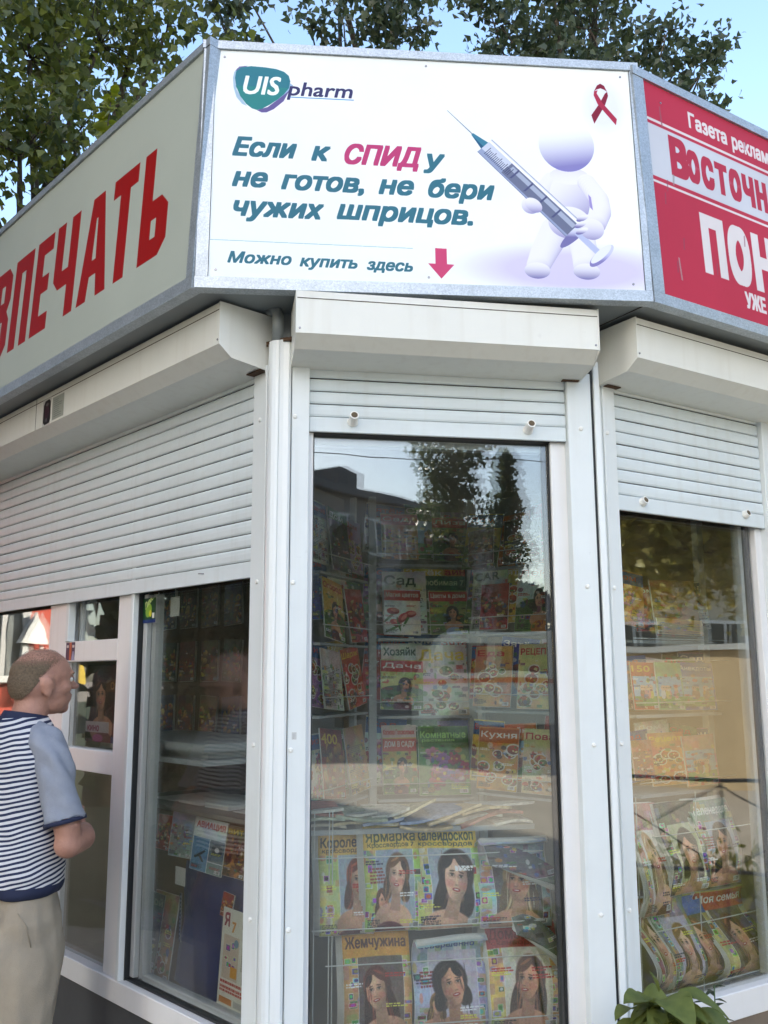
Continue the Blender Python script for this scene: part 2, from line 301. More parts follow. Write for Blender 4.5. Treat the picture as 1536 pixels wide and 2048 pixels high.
# ------------------------------------------------------------ sign prints
def sign_front():
    W, H = 1.314, .770; p = Paint(1500, 880, W, H, (.955, .985, .985)); ox, oy = .039, .024
    X = lambda u: u - ox
    Y = lambda v: v - oy
    teal, mag, navy = (.19, .44, .52), (.74, .23, .46), (.20, .20, .40)
    # logo
    def lg(pts): return [(X(.0923 + (a - 440) / 5.12 * .001545), Y(.743 - (b - 365) / 5.12 * .00172)) for a, b in pts]
    p.poly(lg([(450, 440), (480, 395), (560, 365), (520, 420), (470, 520), (480, 620), (540, 720), (590, 790), (540, 770), (480, 700), (448, 600), (440, 500)]), (.66, .76, .85))
    p.poly(lg([(462, 425), (500, 378), (590, 365), (560, 380), (500, 420)]), (.45, .42, .62))
    p.poly(lg([(1000, 520), (1052, 548), (1000, 640), (960, 720), (860, 810), (790, 846), (740, 850), (690, 828), (800, 790), (920, 690)]), (.40, .36, .60))
    p.poly(lg([(1010, 520), (1050, 548), (1000, 620), (880, 725), (850, 700), (960, 620)]), (.60, .72, .86))
    body = [(460, 500), (470, 430), (520, 385), (620, 367), (760, 372), (880, 385), (960, 410), (1008, 450), (1025, 510), (1012, 580), (960, 650), (900, 705), (820, 765), (745, 810), (690, 826), (640, 812), (580, 768), (520, 690), (478, 600)]
    p.poly(lg(body), (.17, .48, .55)); p.poly(lg([(x, y) for x, y in body if y > 560] + [(470, 580)]), (.16, .52, .53))
    p.text('UIS', X(.120), Y(.6446), .066, (.96, 1, 1), .035, .18, width=.112)
    p.text('pharm', X(.262), Y(.646), .050, navy, .03, .2, width=.197); p.rect(X(.268), Y(.6375), X(.466), Y(.6405), (.25, .55, .8))
    k = .055; sh = .26
    def t(s, u0, u1, v, h, c, b=.07): p.text(s, X(u0), Y(v), h, c, b, sh, width=u1 - u0, rot=-.012)
    t('Если', .097, .280, .4300, .0610, teal); t('к', .336, .384, .4240, .0610, teal); t('СПИД', .430, .664, .4180, .0650, mag); t('у', .680, .736, .4150, .0610, teal)
    t('не', .099, .199, .3265, .0610, teal); t('готов,', .246, .496, .3225, .0610, teal); t('не', .541, .643, .3195, .0610, teal); t('бери', .688, .888, .3160, .0610, teal)
    t('чужих', .098, .365, .2290, .0610, teal); t('шприцов.', .414, .828, .2300, .0610, teal)
    t('Можно', .093, .277, .0735, .0350, teal, .06); t('купить', .305, .474, .0685, .0350, teal, .06); t('здесь', .503, .640, .0645, .0350, teal, .06)
    p.poly([(X(.04), Y(.1455)), (X(.643), Y(.1395)), (X(.643), Y(.1378)), (X(.04), Y(.1438))], (.55, .75, .80))
    p.poly([(X(a), Y(b)) for a, b in ((.711, .1425), (.746, .1415), (.746, .0905), (.768, .0895), (.728, .0425), (.6885, .0915), (.711, .091))], (.80, .27, .46))
    # white modelled figure holding a syringe, soft lavender shading as printed
    wh, lv, dk = (.93, .935, .97), (.60, .59, .78), (.46, .45, .68)
    p.ell(X(1.13), Y(.085), .20, .05, (.80, .77, .95), .8, soft=.9)
    def limb(pts, r0, r1, c=wh, c2=lv, sh=(.3, -1)):
        n = 22
        for i in range(n + 1):
            q = i / n * (len(pts) - 1); j = min(int(q), len(pts) - 2); f = q - j; x = pts[j][0] * (1 - f) + pts[j + 1][0] * f; y = pts[j][1] * (1 - f) + pts[j + 1][1] * f; r = r0 + (r1 - r0) * i / n
            p.ell(X(x), Y(y), r, r, c, c2=c2, shade=sh)
    limb([(1.085, .215), (1.045, .14), (1.025, .095)], .047, .036); p.ell(X(1.022), Y(.080), .040, .027, wh, c2=dk)
    limb([(1.160, .205), (1.172, .14), (1.170, .10)], .047, .036); p.ell(X(1.175), Y(.082), .042, .027, wh, c2=dk)
    limb([(1.085, .385), (1.045, .335), (1.012, .300)], .033, .030)
    p.ell(X(1.135), Y(.325), .064, .098, wh, c2=lv, shade=(.5, -.9)); p.ell(X(1.13), Y(.245), .066, .055, wh, c2=lv)
    p.ell(X(1.138), Y(.406), .062, .030, wh, c2=(.86, .86, .98), shade=(0, 1))
    p.ell(X(1.135), Y(.515), .089, .094, (.965, .99, .995), c2=(.52, .51, .76), shade=(.2, -1.25))
    # syringe
    a = np.array([.874, .500]); b = np.array([1.152, .212]); d = (b - a) / np.hypot(*(b - a)); nn = np.array([-d[1], d[0]])
    def q(s, t): r = a + d * s + nn * t; return (X(r[0]), Y(r[1]))
    Ls = float(np.hypot(*(b - a)))
    p.poly([q(-.165, -.0008), q(-.165, .0008), q(-.02, .0018), q(-.02, -.0018)], (.35, .45, .58))
    p.poly([q(-.055, -.004), q(-.055, .004), q(0, .016), q(0, -.016)], (.22, .50, .62)); p.poly([q(-.055, -.004), q(0, -.016), q(0, -.005)], (.12, .35, .50))
    p.poly([q(0, -.033), q(0, .033), q(Ls, .037), q(Ls, -.037)], (.80, .84, .92)); p.poly([q(0, -.033), q(0, -.014), q(Ls, -.016), q(Ls, -.037)], (.58, .64, .78))
    p.poly([q(0, .020), q(0, .028), q(Ls, .032), q(Ls, .023)], (.97, .99, 1)); p.poly([q(0, .031), q(0, .033), q(Ls, .037), q(Ls, .035)], (.55, .6, .72)); p.poly([q(0, -.031), q(0, -.033), q(Ls, -.037), q(Ls, -.035)], (.42, .46, .6))
    p.poly([q(.10, -.028), q(.10, .020), q(Ls - .01, .022), q(Ls - .01, -.028)], (.42, .45, .57)); p.poly([q(.11, .0), q(.11, .015), q(Ls - .02, .016), q(Ls - .02, .0)], (.66, .70, .80))
    for i in range(17):
        s = .018 + i * .0062; p.poly([q(s, -.022), q(s, .002 if i % 4 else .009), q(s + .0022, .002 if i % 4 else .009), q(s + .0022, -.022)], (.25, .28, .42))
    for s in (.13, .19, .25, .31): p.poly([q(s, -.024), q(s, .022), q(s + .006, .018), q(s + .006, -.018)], (.30, .33, .50))
    p.ell(*q(Ls, 0), .075, .016, (.86, .89, .97), rot=math.atan2(nn[1], nn[0]), c2=dk); p.poly([q(Ls, -.010), q(Ls, .010), q(Ls + .10, .010), q(Ls + .10, -.010)], (.72, .76, .90))
    p.ell(*q(Ls + .105, 0), .052, .018, (.80, .82, .95), rot=math.atan2(nn[1], nn[0]), c2=(.52, .50, .74)); p.ell(*q(Ls + .100, .003), .045, .013, (.90, .92, .99), rot=math.atan2(nn[1], nn[0]))
    p.ell(X(1.020), Y(.300), .030, .022, wh, rot=-.7, c2=lv)
    limb([(1.192, .385), (1.228, .330), (1.232, .285), (1.212, .245)], .030, .034); p.ell(X(1.20), Y(.225), .038, .036, wh, c2=lv)
    for i, (x, y) in enumerate(((1.172, .262), (1.165, .240), (1.168, .218))): p.ell(X(x), Y(y), .022, .009, wh, rot=.5, c2=dk)
    p.poly([(X(1.195), Y(.345)), (X(1.203), Y(.335)), (X(1.207), Y(.29)), (X(1.198), Y(.30))], (.60, .56, .82))
    # ribbon
    rc, rd = (.66, .15, .28), (.50, .08, .20)
    P = lambda l: [(X(x), Y(y)) for x, y in l]
    p.ell(X(1.262), Y(.66), .045, .06, (.86, .87, .93), .55, soft=.8)
    p.poly(P([(1.236, .715), (1.247, .737), (1.258, .744), (1.270, .737), (1.279, .715), (1.270, .722), (1.258, .727), (1.245, .722)]), rd)
    p.poly(P([(1.279, .715), (1.281, .700), (1.270, .668), (1.2299, .5964), (1.222, .6267), (1.252, .672), (1.271, .708)]), rd)
    p.poly(P([(1.236, .715), (1.234, .700), (1.245, .668), (1.2999, .5947), (1.3046, .6167), (1.262, .672), (1.244, .708), (1.248, .719)]), rc)
    return p.image('front_sign_print')
def sign_left():
    u0, u1 = -3.05, -.040; W, H = u1 - u0, .772; p = Paint(1900, 490, W, H, (.75, .78, .735)); red = (.66, .07, .05); X = lambda u: u - u0
    v0, v1 = .150, .553; s = .072; c = .045
    def L(ch, a, b):
        w = b - a; t = .072
        def r(x0, y0, x1, y1): p.rect(X(a + x0), y0, X(a + x1), y1, red)
        def g(pts, col=red): p.poly([(X(a + x), y) for x, y in pts], col)
        bgc = (.75, .78, .735)
        if ch == 'Ь': g([(0, v0), (w - c, v0), (w, v0 + c), (w, v0 + .165), (w - c, v0 + .21), (s, v0 + .21), (s, v1), (0, v1)]); g([(s, v0 + t), (w - s, v0 + t), (w - s, v0 + .14), (s, v0 + .14)], bgc)
        if ch == 'Т': r(0, v1 - t, w, v1); r(w / 2 - s / 2, v0, w / 2 + s / 2, v1)
        if ch == 'А': g([(0, v0), (.075, v0), (.088, v0 + .09), (w - .088, v0 + .09), (w - .075, v0), (w, v0), (w - .068, v1), (.068, v1)]); g([(.098, v0 + .15), (w - .098, v0 + .15), (w / 2 + .006, v1 - .09), (w / 2 - .006, v1 - .09)], bgc)
        if ch == 'Ч': r(w - s, v0, w, v1); g([(0, v1), (s, v1), (s, v0 + .20), (w - s, v0 + .20), (w - s, v0 + .13), (c, v0 + .13), (0, v0 + .175)])
        if ch == 'Е': r(0, v0, s, v1); r(0, v0, w, v0 + t); r(0, v1 - t, w, v1); r(0, (v0 + v1) / 2 - t / 2, w * .88, (v0 + v1) / 2 + t / 2)
        if ch == 'П': r(0, v0, s, v1); r(w - s, v0, w, v1); r(0, v1 - t, w, v1)
        if ch == 'В': g([(0, v0), (w - c, v0), (w, v0 + c), (w, v0 + .16), (w - .03, (v0 + v1) / 2), (w, v0 + .25), (w, v1 - c), (w - c, v1), (0, v1)]); g([(s, v0 + t), (w - s, v0 + t), (w - s, v0 + .165), (s, v0 + .165)], bgc); g([(s, v1 - t), (w - s, v1 - t), (w - s, v1 - .15), (s, v1 - .15)], bgc)
    for ch, a, b in (('Ь', -.374, -.196), ('Т', -.594, -.416), ('А', -.826, -.600), ('Ч', -1.060, -.862), ('Е', -1.246, -1.092), ('П', -1.468, -1.282), ('В', -1.680, -1.500)): L(ch, a, b)
    return p.image('left_sign_print'), (u0, u1)
def sign_right():
    u0, u1 = .052, 2.2; W, H = u1 - u0, .752; p = Paint(1700, 600, W, H, (.77, .19, .29)); X = lambda u: u - u0; V = lambda v: v - .026; wht = (.92, .90, .91); red = (.74, .19, .29)
    p.rect(0, V(.637), W, V(.647), wht); p.rect(0, V(.4366), W, V(.6256), (.84, .86, .90)); p.rect(0, V(.4140), W, V(.4226), wht)
    p.text('Газета', X(.265), V(.680), .056, wht, .06, 0, width=.200); p.text('рекламы', X(.491), V(.678), .056, wht, .06, 0, width=.25)
    p.text('В', X(.150), V(.475), .128, red, .10, 0, width=.088)
    x = .232
    for ch in 'ОСТОЧН': p.text(ch, X(x), V(.478), .104, red, .10, 0, width=.064); x += .0725
    x = .266
    for ch in 'ПОН': p.text(ch, X(x), V(.165), .190, wht, .09, 0, width=.118); x += .133
    p.text('УЖЕ', X(.460), V(.075), .055, wht, .07, 0, width=.11)
    for _ in range(9):
        a = rng.uniform(.02, .8); b = rng.uniform(.03, .7)
        if V(.43) < b < V(.64): continue
        p.poly([(a, b), (a + .006, b + .002), (a + .010, b + .045), (a + .003, b + .04)], (.55, .32, .38), .55)
    p.poly([(.02 + .07, .07), (.097, .068), (.092, .145), (.085, .147)], (.70, .62, .62), .8); p.poly([(.068, .68), (.074, .68), (.078, .60), (.070, .605)], (.62, .38, .42), .7)
    p.poly([(.097, .405), (.104, .40), (.110, .44), (.101, .445)], (.62, .62, .62), .7)
    return p.image('right_sign_print'), (u0, u1)
def sign_board(name, pl, u0, u1, v0, v1, n0, n1, im, label, grime, screws, val):
    mb = MB(); pl.box(mb, u0, u1, v0, v1, n0, n1)
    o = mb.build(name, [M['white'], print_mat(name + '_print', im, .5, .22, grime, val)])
    me = o.data; uv = me.uv_layers.new(name='UVMap')
    for f in me.polygons:
        front = f.normal.dot(pl.n) > .9
        f.material_index = 1 if front else 0
        for li in f.loop_indices:
            q = me.vertices[me.loops[li].vertex_index].co - pl.P0; uv.data[li].uv = ((q.dot(pl.e) - u0) / (u1 - u0), (q.dot(pl.up) - v0) / (v1 - v0))
    tag(o, label, 'sign')
    for (u, v) in screws:
        s = MB(); c = pl.P(u, v, n1); ring = lambda n, r: [pl.P(u + r * math.cos(k * math.pi / 4), v + r * math.sin(k * math.pi / 4), n1 + n) for k in range(8)]
        s.prism(ring(-.001, .0045), ring(.002, .0035)); s.build('screw', M['screw'], o)
    return o
imL, (lu0, lu1) = sign_left(); imR, (ru0, ru1) = sign_right()
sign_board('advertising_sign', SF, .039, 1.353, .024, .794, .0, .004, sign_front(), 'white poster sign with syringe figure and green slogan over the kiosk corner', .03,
           [(.065, .770), (.695, .775), (1.325, .772), (.060, .048), (.690, .045), (1.318, .045)], .93)
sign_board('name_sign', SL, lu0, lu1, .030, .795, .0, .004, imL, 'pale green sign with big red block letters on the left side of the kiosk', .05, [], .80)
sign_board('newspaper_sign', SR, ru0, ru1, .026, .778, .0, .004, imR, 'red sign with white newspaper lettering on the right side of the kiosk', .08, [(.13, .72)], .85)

# ------------------------------------------------------------ ground
g = MB(); g.add([(-400, -400, 0), (400, -400, 0), (400, 400, 0), (-400, 400, 0)], [(0, 1, 2, 3)])
M['ground'] = mat('dusty_asphalt', (.42, .36, .28), .9, var=.3, scale=.6, bump=.4, bscale=40)
tag(g.build('ground', M['ground']), kind='structure')
g = MB(); g.add([(-60, -12, .004), (-3.6, -12, .004), (-3.6, 3.0, .004), (-8.0, 40, .004), (-60, 40, .004)], [(0, 1, 2, 3, 4)])
tag(g.build('added_lawn', mat('dark_grass', (.045, .07, .025), .95, var=.5, scale=3, bump=.6, bscale=80)), kind='structure')  # dark ground added out of view to cut bounce light on the left wall
g = MB(); g.add([(-3.55, -12, .005), (-1.2, -12, .005), (-1.2, 1.6, .005), (-4.6, 5.2, .005), (-3.55, 3.0, .005)], [(0, 1, 2, 3, 4)])
tag(g.build('added_pavement', mat('dark_asphalt', (.12, .12, .12), .9, var=.3, scale=2, bump=.4, bscale=60)), kind='structure')  # dark strip added beside the grass, also to lower the ground bounce

# ------------------------------------------------------------ the kiosk
K = empty('newspaper_kiosk', FF.P(.45, 0, -.8), 0, 'white newspaper kiosk with rolled shutters, corner windows and sign boards around its top', 'kiosk')
Kinv = K.location.copy()
def kp(o):     # parts are modelled in place, then parented keeping their place
    o.parent = K; o.matrix_parent_inverse = Matrix.Translation(-Kinv); return o
def part(mb, name, mt, parent=None, **k):
    o = mb.build(name, mt, None, **k)
    if parent is None: kp(o)
    else: o.parent = parent; o.matrix_parent_inverse = parent.matrix_parent_inverse.copy() if False else Matrix.Identity(4)
    return o
# K itself sits at a base point; children use inverse so that vertex coordinates stay in world space
bpy.context.view_layer.update()
LX, RX = -3.2, 2.3      # how far the side walls run
# guide rails of each shutter
for fr, rails in ((FF, [(0, .054), (.8765, .957)]), (FL, [(-.0735, 0), (-3.0, -2.93)]), (FR, [(.024, .0785), (.853, .925)])):
    for u0, u1 in rails:
        mb = MB(); fr.box(mb, u0, u1, 0.10, 2.56, -.045, 0); part(mb, 'guide_rail', M['white'], bevel=.002)
# inner edge lips (white strip with dark line) of the guide rails
for fr, u in ((FF, .957), (FL, .0), (FR, .024)):
    pass
mb = MB(); FF.box(mb, .9590, .9660, .10, 2.58, -.05, -.006); part(mb, 'gap_seal', M['seal'])
mb = MB(); FF.box(mb, .9665, .9860, .10, 2.60, -.05, .004); part(mb, 'corner_strip', M['pillar'], bevel=.002)
mb = MB(); FR.box(mb, .001, .0225, .10, 2.56, -.05, -.006); part(mb, 'corner_strip', M['white'], bevel=.002)
mb = MB(); FL.box(mb, .002, .0135, .10, 2.55, -.05, .012); part(mb, 'corner_strip', M['white'], bevel=.002)
# left corner pillar with its rounded front and flutes
def pillar_profile():
    pts = []; A = FL.P(.018, 0, -.06); B = FF.P(-.004, 0, -.06); c = (FL.P(.018, 0, 0) + FF.P(-.004, 0, 0)) / 2
    a = FL.P(.018, 0, .004); b = FF.P(-.003, 0, .004); d = b - a; n = Vector((d.y, -d.x, 0)).normalized()
    prof = [(0, 0), (0.02, .010), (.08, .017), (.2, .023), (.35, .026), (.50, .025), (.60, .021), (.625, .016), (.65, .021), (.80, .017), (.97, .010), (1, 0)]
    return [A] + [a + d * t + n * k for t, k in prof] + [B]
pr = pillar_profile(); mb = MB(); mb.prism([q + Vector((0, 0, .08)) for q in pr], [q + Vector((0, 0, 2.615)) for q in pr]); part(mb, 'corner_pillar', M['pillar'])
mb = MB(); q0 = FF.P(-.045, 0, -.02); mb.tube([q0 + Vector((0, 0, 2.61)), q0 + Vector((0, 0, 2.70)), q0 + Vector((-.006, .004, 2.72)), q0 + Vector((-.03, .02, 2.727))], .018, 10); part(mb, 'conduit_pipe', M['soffit'], smooth=True)
mb = MB()
for i in range(9):
    t = i / 8; q = FL.P(.02, 2.612, .01) * (1 - t) + FF.P(-.004, 2.612, .02) * t; r = .006 + .004 * rng.random(); mb.box(q.x - r, q.x + r, q.y - r, q.y + r, q.z - .004, q.z + .006 + .004 * rng.random())
part(mb, 'mounting_foam', M['brown'])
mb = MB(); FF.box(mb, -.055, -.002, 2.613, 2.73, -.075, -.055); part(mb, 'upper_filler', M['soffit'])
mb = MB(); FF.box(mb, .90, 1.02, 2.50, 2.74, -.12, -.055); part(mb, 'upper_filler', M['groove'])
# plastic bolt caps
def cap(fr, u, z, r=.0072):
    mb = MB(); ring = lambda n, k: [fr.P(u + k * math.cos(i * math.pi / 5), z + k * math.sin(i * math.pi / 5), n) for i in range(10)]
    mb.prism(ring(0, r), ring(.003, r)); mb.prism(ring(.003, r), ring(.0055, r * .55)); part(mb, 'bolt_cap', M['cap'], smooth=False)
for z in (2.3755, 1.873, 1.396, .914, .43):
    cap(FF, .0102, z); cap(FF, .9190, z); cap(FL, -.0350, z + .01); cap(FR, .0370, z)
# shutters: one object per slat
def shutter(fr, u0, u1, zb, bar, pitch, ztop, n=-.018):
    sh = empty('roller_shutter', (0, 0, 0)); sh.parent = K; sh.matrix_parent_inverse = Matrix.Translation(-Kinv)
    mb = MB(); fr.box(mb, u0, u1, zb, ztop + .01, n - .016, n - .010); o = mb.build('shutter_backing', M['groove'], sh)
    mb = MB(); fr.box(mb, u0 + .001, u1 - .001, zb, zb + bar - .003, n - .009, n + .003); o = mb.build('bottom_bar', M['slat'], sh, bevel=.0015)
    z = zb + bar; me = None; k = 0
    while z < ztop:
        pts = [(0, -.008), (0, -.002), (.006, .0010), (pitch * .5, .0020), (pitch - .010, .0010), (pitch - .0035, -.003), (pitch - .0035, -.008)]
        if me is None:
            mb = MB(); mb.prism([fr.P(u0 + .001, a, b + n) - Vector((0, 0, 0)) for a, b in pts], [fr.P(u1 - .001, a, b + n) for a, b in pts]); s = mb.build('slat', M['slat'], sh); me = s.data
        else: s = link(bpy.data.objects.new('slat', me), sh)
        s.location = fr.N * rng.uniform(-.0010, .0010) + Vector((0, 0, z + rng.uniform(-.0007, .0007))); s.rotation_euler = (0, 0, 0); z += pitch; k += 1
    return sh
shF = shutter(FF, .0545, .8762, 2.336, .0493, .0405, 2.55)
shL = shutter(FL, -2.93, -.0738, 1.9015, .0533, .0437, 2.56)
shR = shutter(FR, .0788, .8528, 2.131, .0530, .0425, 2.55)
# tube handles on the bottom bars
def handle(fr, u, z, sh, r=.0140, ln=.040):
    d = fr.N * .92 + Vector((0, 0, .30)); d.normalize(); p = fr.P(u, z, -.016)
    mb = MB(); mb.tube([p, p + d * .012, p + d * ln], [r * 1.25, r, r], 14); mb.tube([p + d * (ln + .0002), p + d * (ln + .0008)], [r * .72, r * .72], 12, 1)
    mb.build('lock_tube', [M['cap'], M['hole']], sh)
handle(FF, .1884, 2.370, shF); handle(FF, .7485, 2.368, shF); handle(FR, .2042, 2.166, shR, .013, .018); handle(FR, .7402, 2.172, shR, .013, .018)
mb = MB(); q = FL.P(-.3598, 1.935, -.015); mb.tube([q, q + FL.N * .016 - FL.U * .010], [.0018, .0025], 6); mb.build('nail', M['screw'], shL)
# shutter boxes (six-sided profile), end caps, lid seam, rivets
def sbox(fr, u0, u1, zt=2.706, zb=2.532, zf=2.578, d=.172, n0=-.02, lip=.022, sh_lip=True, seams=()):
    prof = [(n0, zt), (d, zt), (d, zt - lip), (d, zf), (d - .045, zb + .012), (.0, zb), (n0, zb)]
    e = empty('shutter_box', (0, 0, 0)); e.parent = K; e.matrix_parent_inverse = Matrix.Translation(-Kinv)
    mb = MB(); mb.prism([fr.P(u0 + .003, z, n) for n, z in prof], [fr.P(u1 - .003, z, n) for n, z in prof]); mb.build('housing', M['box'], e)
    big = [(n + (.002 if n > .1 else 0), z + (.002 if z > 2.6 else -.002)) for n, z in prof]
    for u in (u0, u1):
        s = 1 if u == u1 else -1
        mb = MB(); mb.prism([fr.P(u - .0035 * s, z, n) for n, z in big], [fr.P(u, z, n) for n, z in big]); mb.build('end_cap', M['box'], e)
    mb = MB(); fr.box(mb, u0 + .004, u1 - .004, zt - lip - .0012, zt - lip + .0012, d - .002, d + .0009); mb.build('lid_seam', M['groove'], e)
    for u in (u0 + .012, u1 - .012):
        mb = MB(); ring = lambda n, r: [fr.P(u + r * math.cos(k * math.pi / 4), zf + .014 + r * math.sin(k * math.pi / 4), n) for k in range(8)]
        mb.prism(ring(d - .001, .0042), ring(d + .0022, .003)); mb.build('screw', M['screw'], e)
    return e
eF = sbox(FF, -.0045, .921)
eL = sbox(FL, -3.02, .0035, 2.712, 2.536, 2.582, .178)
eR = sbox(FR, .004, .935, 2.706, 2.532, 2.576, .170)
mb = MB(); FR.box(mb, .9345, .9365, 2.55, 2.70, .168, .1715); mb.build('end_seam', M['groove'], eR)
mb = MB(); FL.box(mb, -1.352, -1.3495, 2.582, 2.712, .1775, .1788); mb.build('panel_seam', M['groove'], eL)
mb = MB(); n_ = FF.P(-.0048, 0, 0)
# rusted hinge edge at the left box's inner lower corner
mb = MB(); FL.box(mb, -.075, .0, 2.5335, 2.5365, -.002, .028); mb.build('rusty_edge', M['brown'], eL)
mb = MB(); FR.box(mb, .03, .09, 2.5295, 2.5325, -.002, .02); mb.build('rusty_edge', M['brown'], eR)
mb = MB(); FF.box(mb, .86, .915, 2.5290, 2.5330, -.004, .012); mb.build('rusty_edge', M['brown'], eF)
# stickers on the left box
pt = Paint(60, 90, .5, .8, (.82, .82, .80)); pt.poly([(.05, .12), (.16, .03), (.42, .05), (.47, .15), (.46, .68), (.36, .76), (.14, .74), (.06, .62)], (.06, .06, .07)); pt.ell(.26, .38, .13, .2, (.25, .16, .22)); pt.ell(.26, .62, .08, .05, (.45, .45, .45)); pt.text('18', .17, .12, .1, (.6, .6, .6), .02)
def sticker(fr, u0, u1, z0, z1, n, im, name, label, cat, parent=None, tilt=0, th=.0012):
    mb = MB(); fr.box(mb, u0, u1, z0, z1, n, n + th); o = mb.build(name, [M['paper'], print_mat(name, im, .3)], None)
    me = o.data; uv = me.uv_layers.new(name='UVMap')
    for f in me.polygons:
        f.material_index = 1 if f.normal.dot(fr.N) > .9 else 0
        for li in f.loop_indices:
            q = me.vertices[me.loops[li].vertex_index].co - fr.O; uv.data[li].uv = ((q.dot(fr.U) - u0) / (u1 - u0), (q.z - z0) / (z1 - z0))
    return tag(o, label, cat)
sticker(FL, -1.283, -1.203, 2.580, 2.690, .178, pt.image('dark_badge'), 'sticker', 'dark oblong badge sticker on the left shutter box', 'sticker')
pt = Paint(60, 60, 1, 1, (.66, .68, .64))
for i in range(9): pt.rect(.15, .12 + i * .09, .15 + rng.uniform(.3, .7), .15 + i * .09, (.48, .5, .48))
sticker(FL, -1.190, -1.085, 2.590, 2.680, .178, pt.image('text_label'), 'sticker', 'faded pale paper label beside the dark badge on the left shutter box', 'sticker')
pt = Paint(24, 50, 1, 2, (.80, .82, .82)); 
for i in range(5): pt.rect(.2, .3 + i * .3, .2 + rng.uniform(.3, .6), .38 + i * .3, (.6, .62, .64))
sticker(FF, .0125, .026, 1.425, 1.445, 0, pt.image('scrap'), 'sticker', 'tiny torn white label on the front guide rail left of the middle window', 'sticker')

# fascia: galvanised frame round the sign boards, soffit, roof
def fz(pl, u0, u1, v0, v1, n0=-.03, n1=.0085, name='fascia_strip', mt=None):
    mb = MB(); pl.box(mb, u0, u1, v0, v1, n0, n1); part(mb, name, mt or M['galv'])
fz(SF, 0.0, 1.3758, -.012, .0235); fz(SF, 0.002, .0375, .0240, .7950, -.03, .0088); fz(SF, 1.3545, 1.3745, .0240, .7900, -.03, .0088); fz(SF, -.002, 1.384, .7955, .8235, -.03, .0115)
fz(SL, -3.2, -.001, -.012, .0290); fz(SL, -.0385, -.001, .0295, .7945, -.03, .0088); fz(SL, -3.2, -.001, .7960, .8235, -.03, .0115)
fz(SR, .001, 2.5, -.012, .0250); fz(SR, .001, .050, .0255, .7780, -.03, .0088); fz(SR, .001, 2.5, .7790, .8110, -.03, .0115)
for pl, a, b in ((SF, 0, 1.376), (SL, -3.2, 0), (SR, 0, 2.5)):
    mb = MB(); pl.box(mb, a, b, -.010, .80, -.034, -.031); part(mb, 'fascia_back', M['soffit'])
# soffit seams: trims where sheets meet
zl = SL.P(-3.2, 0).copy(); zr = SR.P(2.5, 0).copy()
inn = [FL.P(LX, 0, -.3), FL.P(0, 0, -.35), FF.P(.5, 0, -.4), FR.P(0, 0, -.35), FR.P(RX, 0, -.3)]
out_ = [SL.P(-3.2, -.006, -.004), SL.P(0, -.006, -.002), SR.P(0, -.006, -.002), SR.P(2.5, -.006, -.004)]
mb = MB(); vs = [Vector((q.x, q.y, 2.722)) for q in out_ + inn[::-1]]; vt = [q + Vector((0, 0, .02)) for q in vs]
mb.prism(vs, vt); part(mb, 'soffit', M['soffit'])
mb = MB(); a = SR.P(0, 0); b = FR.P(0, 0, -.1); mb.box(0, 1, 0, 1, 0, 1); mb.v = []
d = (b - a); d.z = 0; d.normalize(); s_ = Vector((-d.y, d.x, 0)) * .0015
p0, p1 = Vector((a.x, a.y, 0)), Vector((b.x, b.y, 0)); mb.v = [tuple(p + s_ * k + Vector((0, 0, z))) for z in (2.7195, 2.7215) for p, k in ((p0, 1), (p1, 1), (p1, -1), (p0, -1))]
part(mb, 'soffit_seam', M['groove'])
# window walls: frame members and panes
def fbar(fr, u0, u1, z0, z1, n0=-.085, n1=-.035, mt='pvc', name='window_bar', parent=None, bev=.0025):
    mb = MB(); fr.box(mb, u0, u1, z0, z1, n0, n1); o = mb.build(name, M[mt], None, bevel=bev)
    if parent is None: kp(o)
    else: o.parent = parent
    return o
def win(name='window'):
    e = empty(name, (0, 0, 0)); e.parent = K; e.matrix_parent_inverse = Matrix.Translation(-Kinv); return e
def pane(fr, u0, u1, z0, z1, n, parent, skew=0):
    mb = MB(); mb.hexa([fr.P(u0, z0, n), fr.P(u1, z0, n + skew), fr.P(u1, z0, n - .004 + skew), fr.P(u0, z0, n - .004), fr.P(u0, z1, n), fr.P(u1, z1, n + skew), fr.P(u1, z1, n - .004 + skew), fr.P(u0, z1, n - .004)])
    return mb.build('pane', M['glass'], parent)
# front window
wF = win(); b = lambda *a, **k: fbar(FF, *a, parent=wF, **k)
b(.050, .0700, .50, 2.45); b(.8275, .880, .50, 2.45); b(.0705, .8270, .50, .5850); b(.0705, .8270, 2.335, 2.345, mt='seal', bev=0); b(.0705, .0745, .586, 2.334, -.080, -.048, mt='seal', bev=0); b(.8225, .8270, .586, 2.334, -.080, -.048, mt='seal', bev=0)
b(.8090, .8215, .586, 2.334, -.078, -.062, mt='steel_dark', bev=0)
b(.075, .809, 2.310, 2.333, -.110, -.075, mt='inner_frame', bev=0)
pane(FF, .0745, .8225, .585, 2.336, -.056, wF, .0); pane(FF, .0745, .8225, .585, 2.336, -.074, wF, .0035)
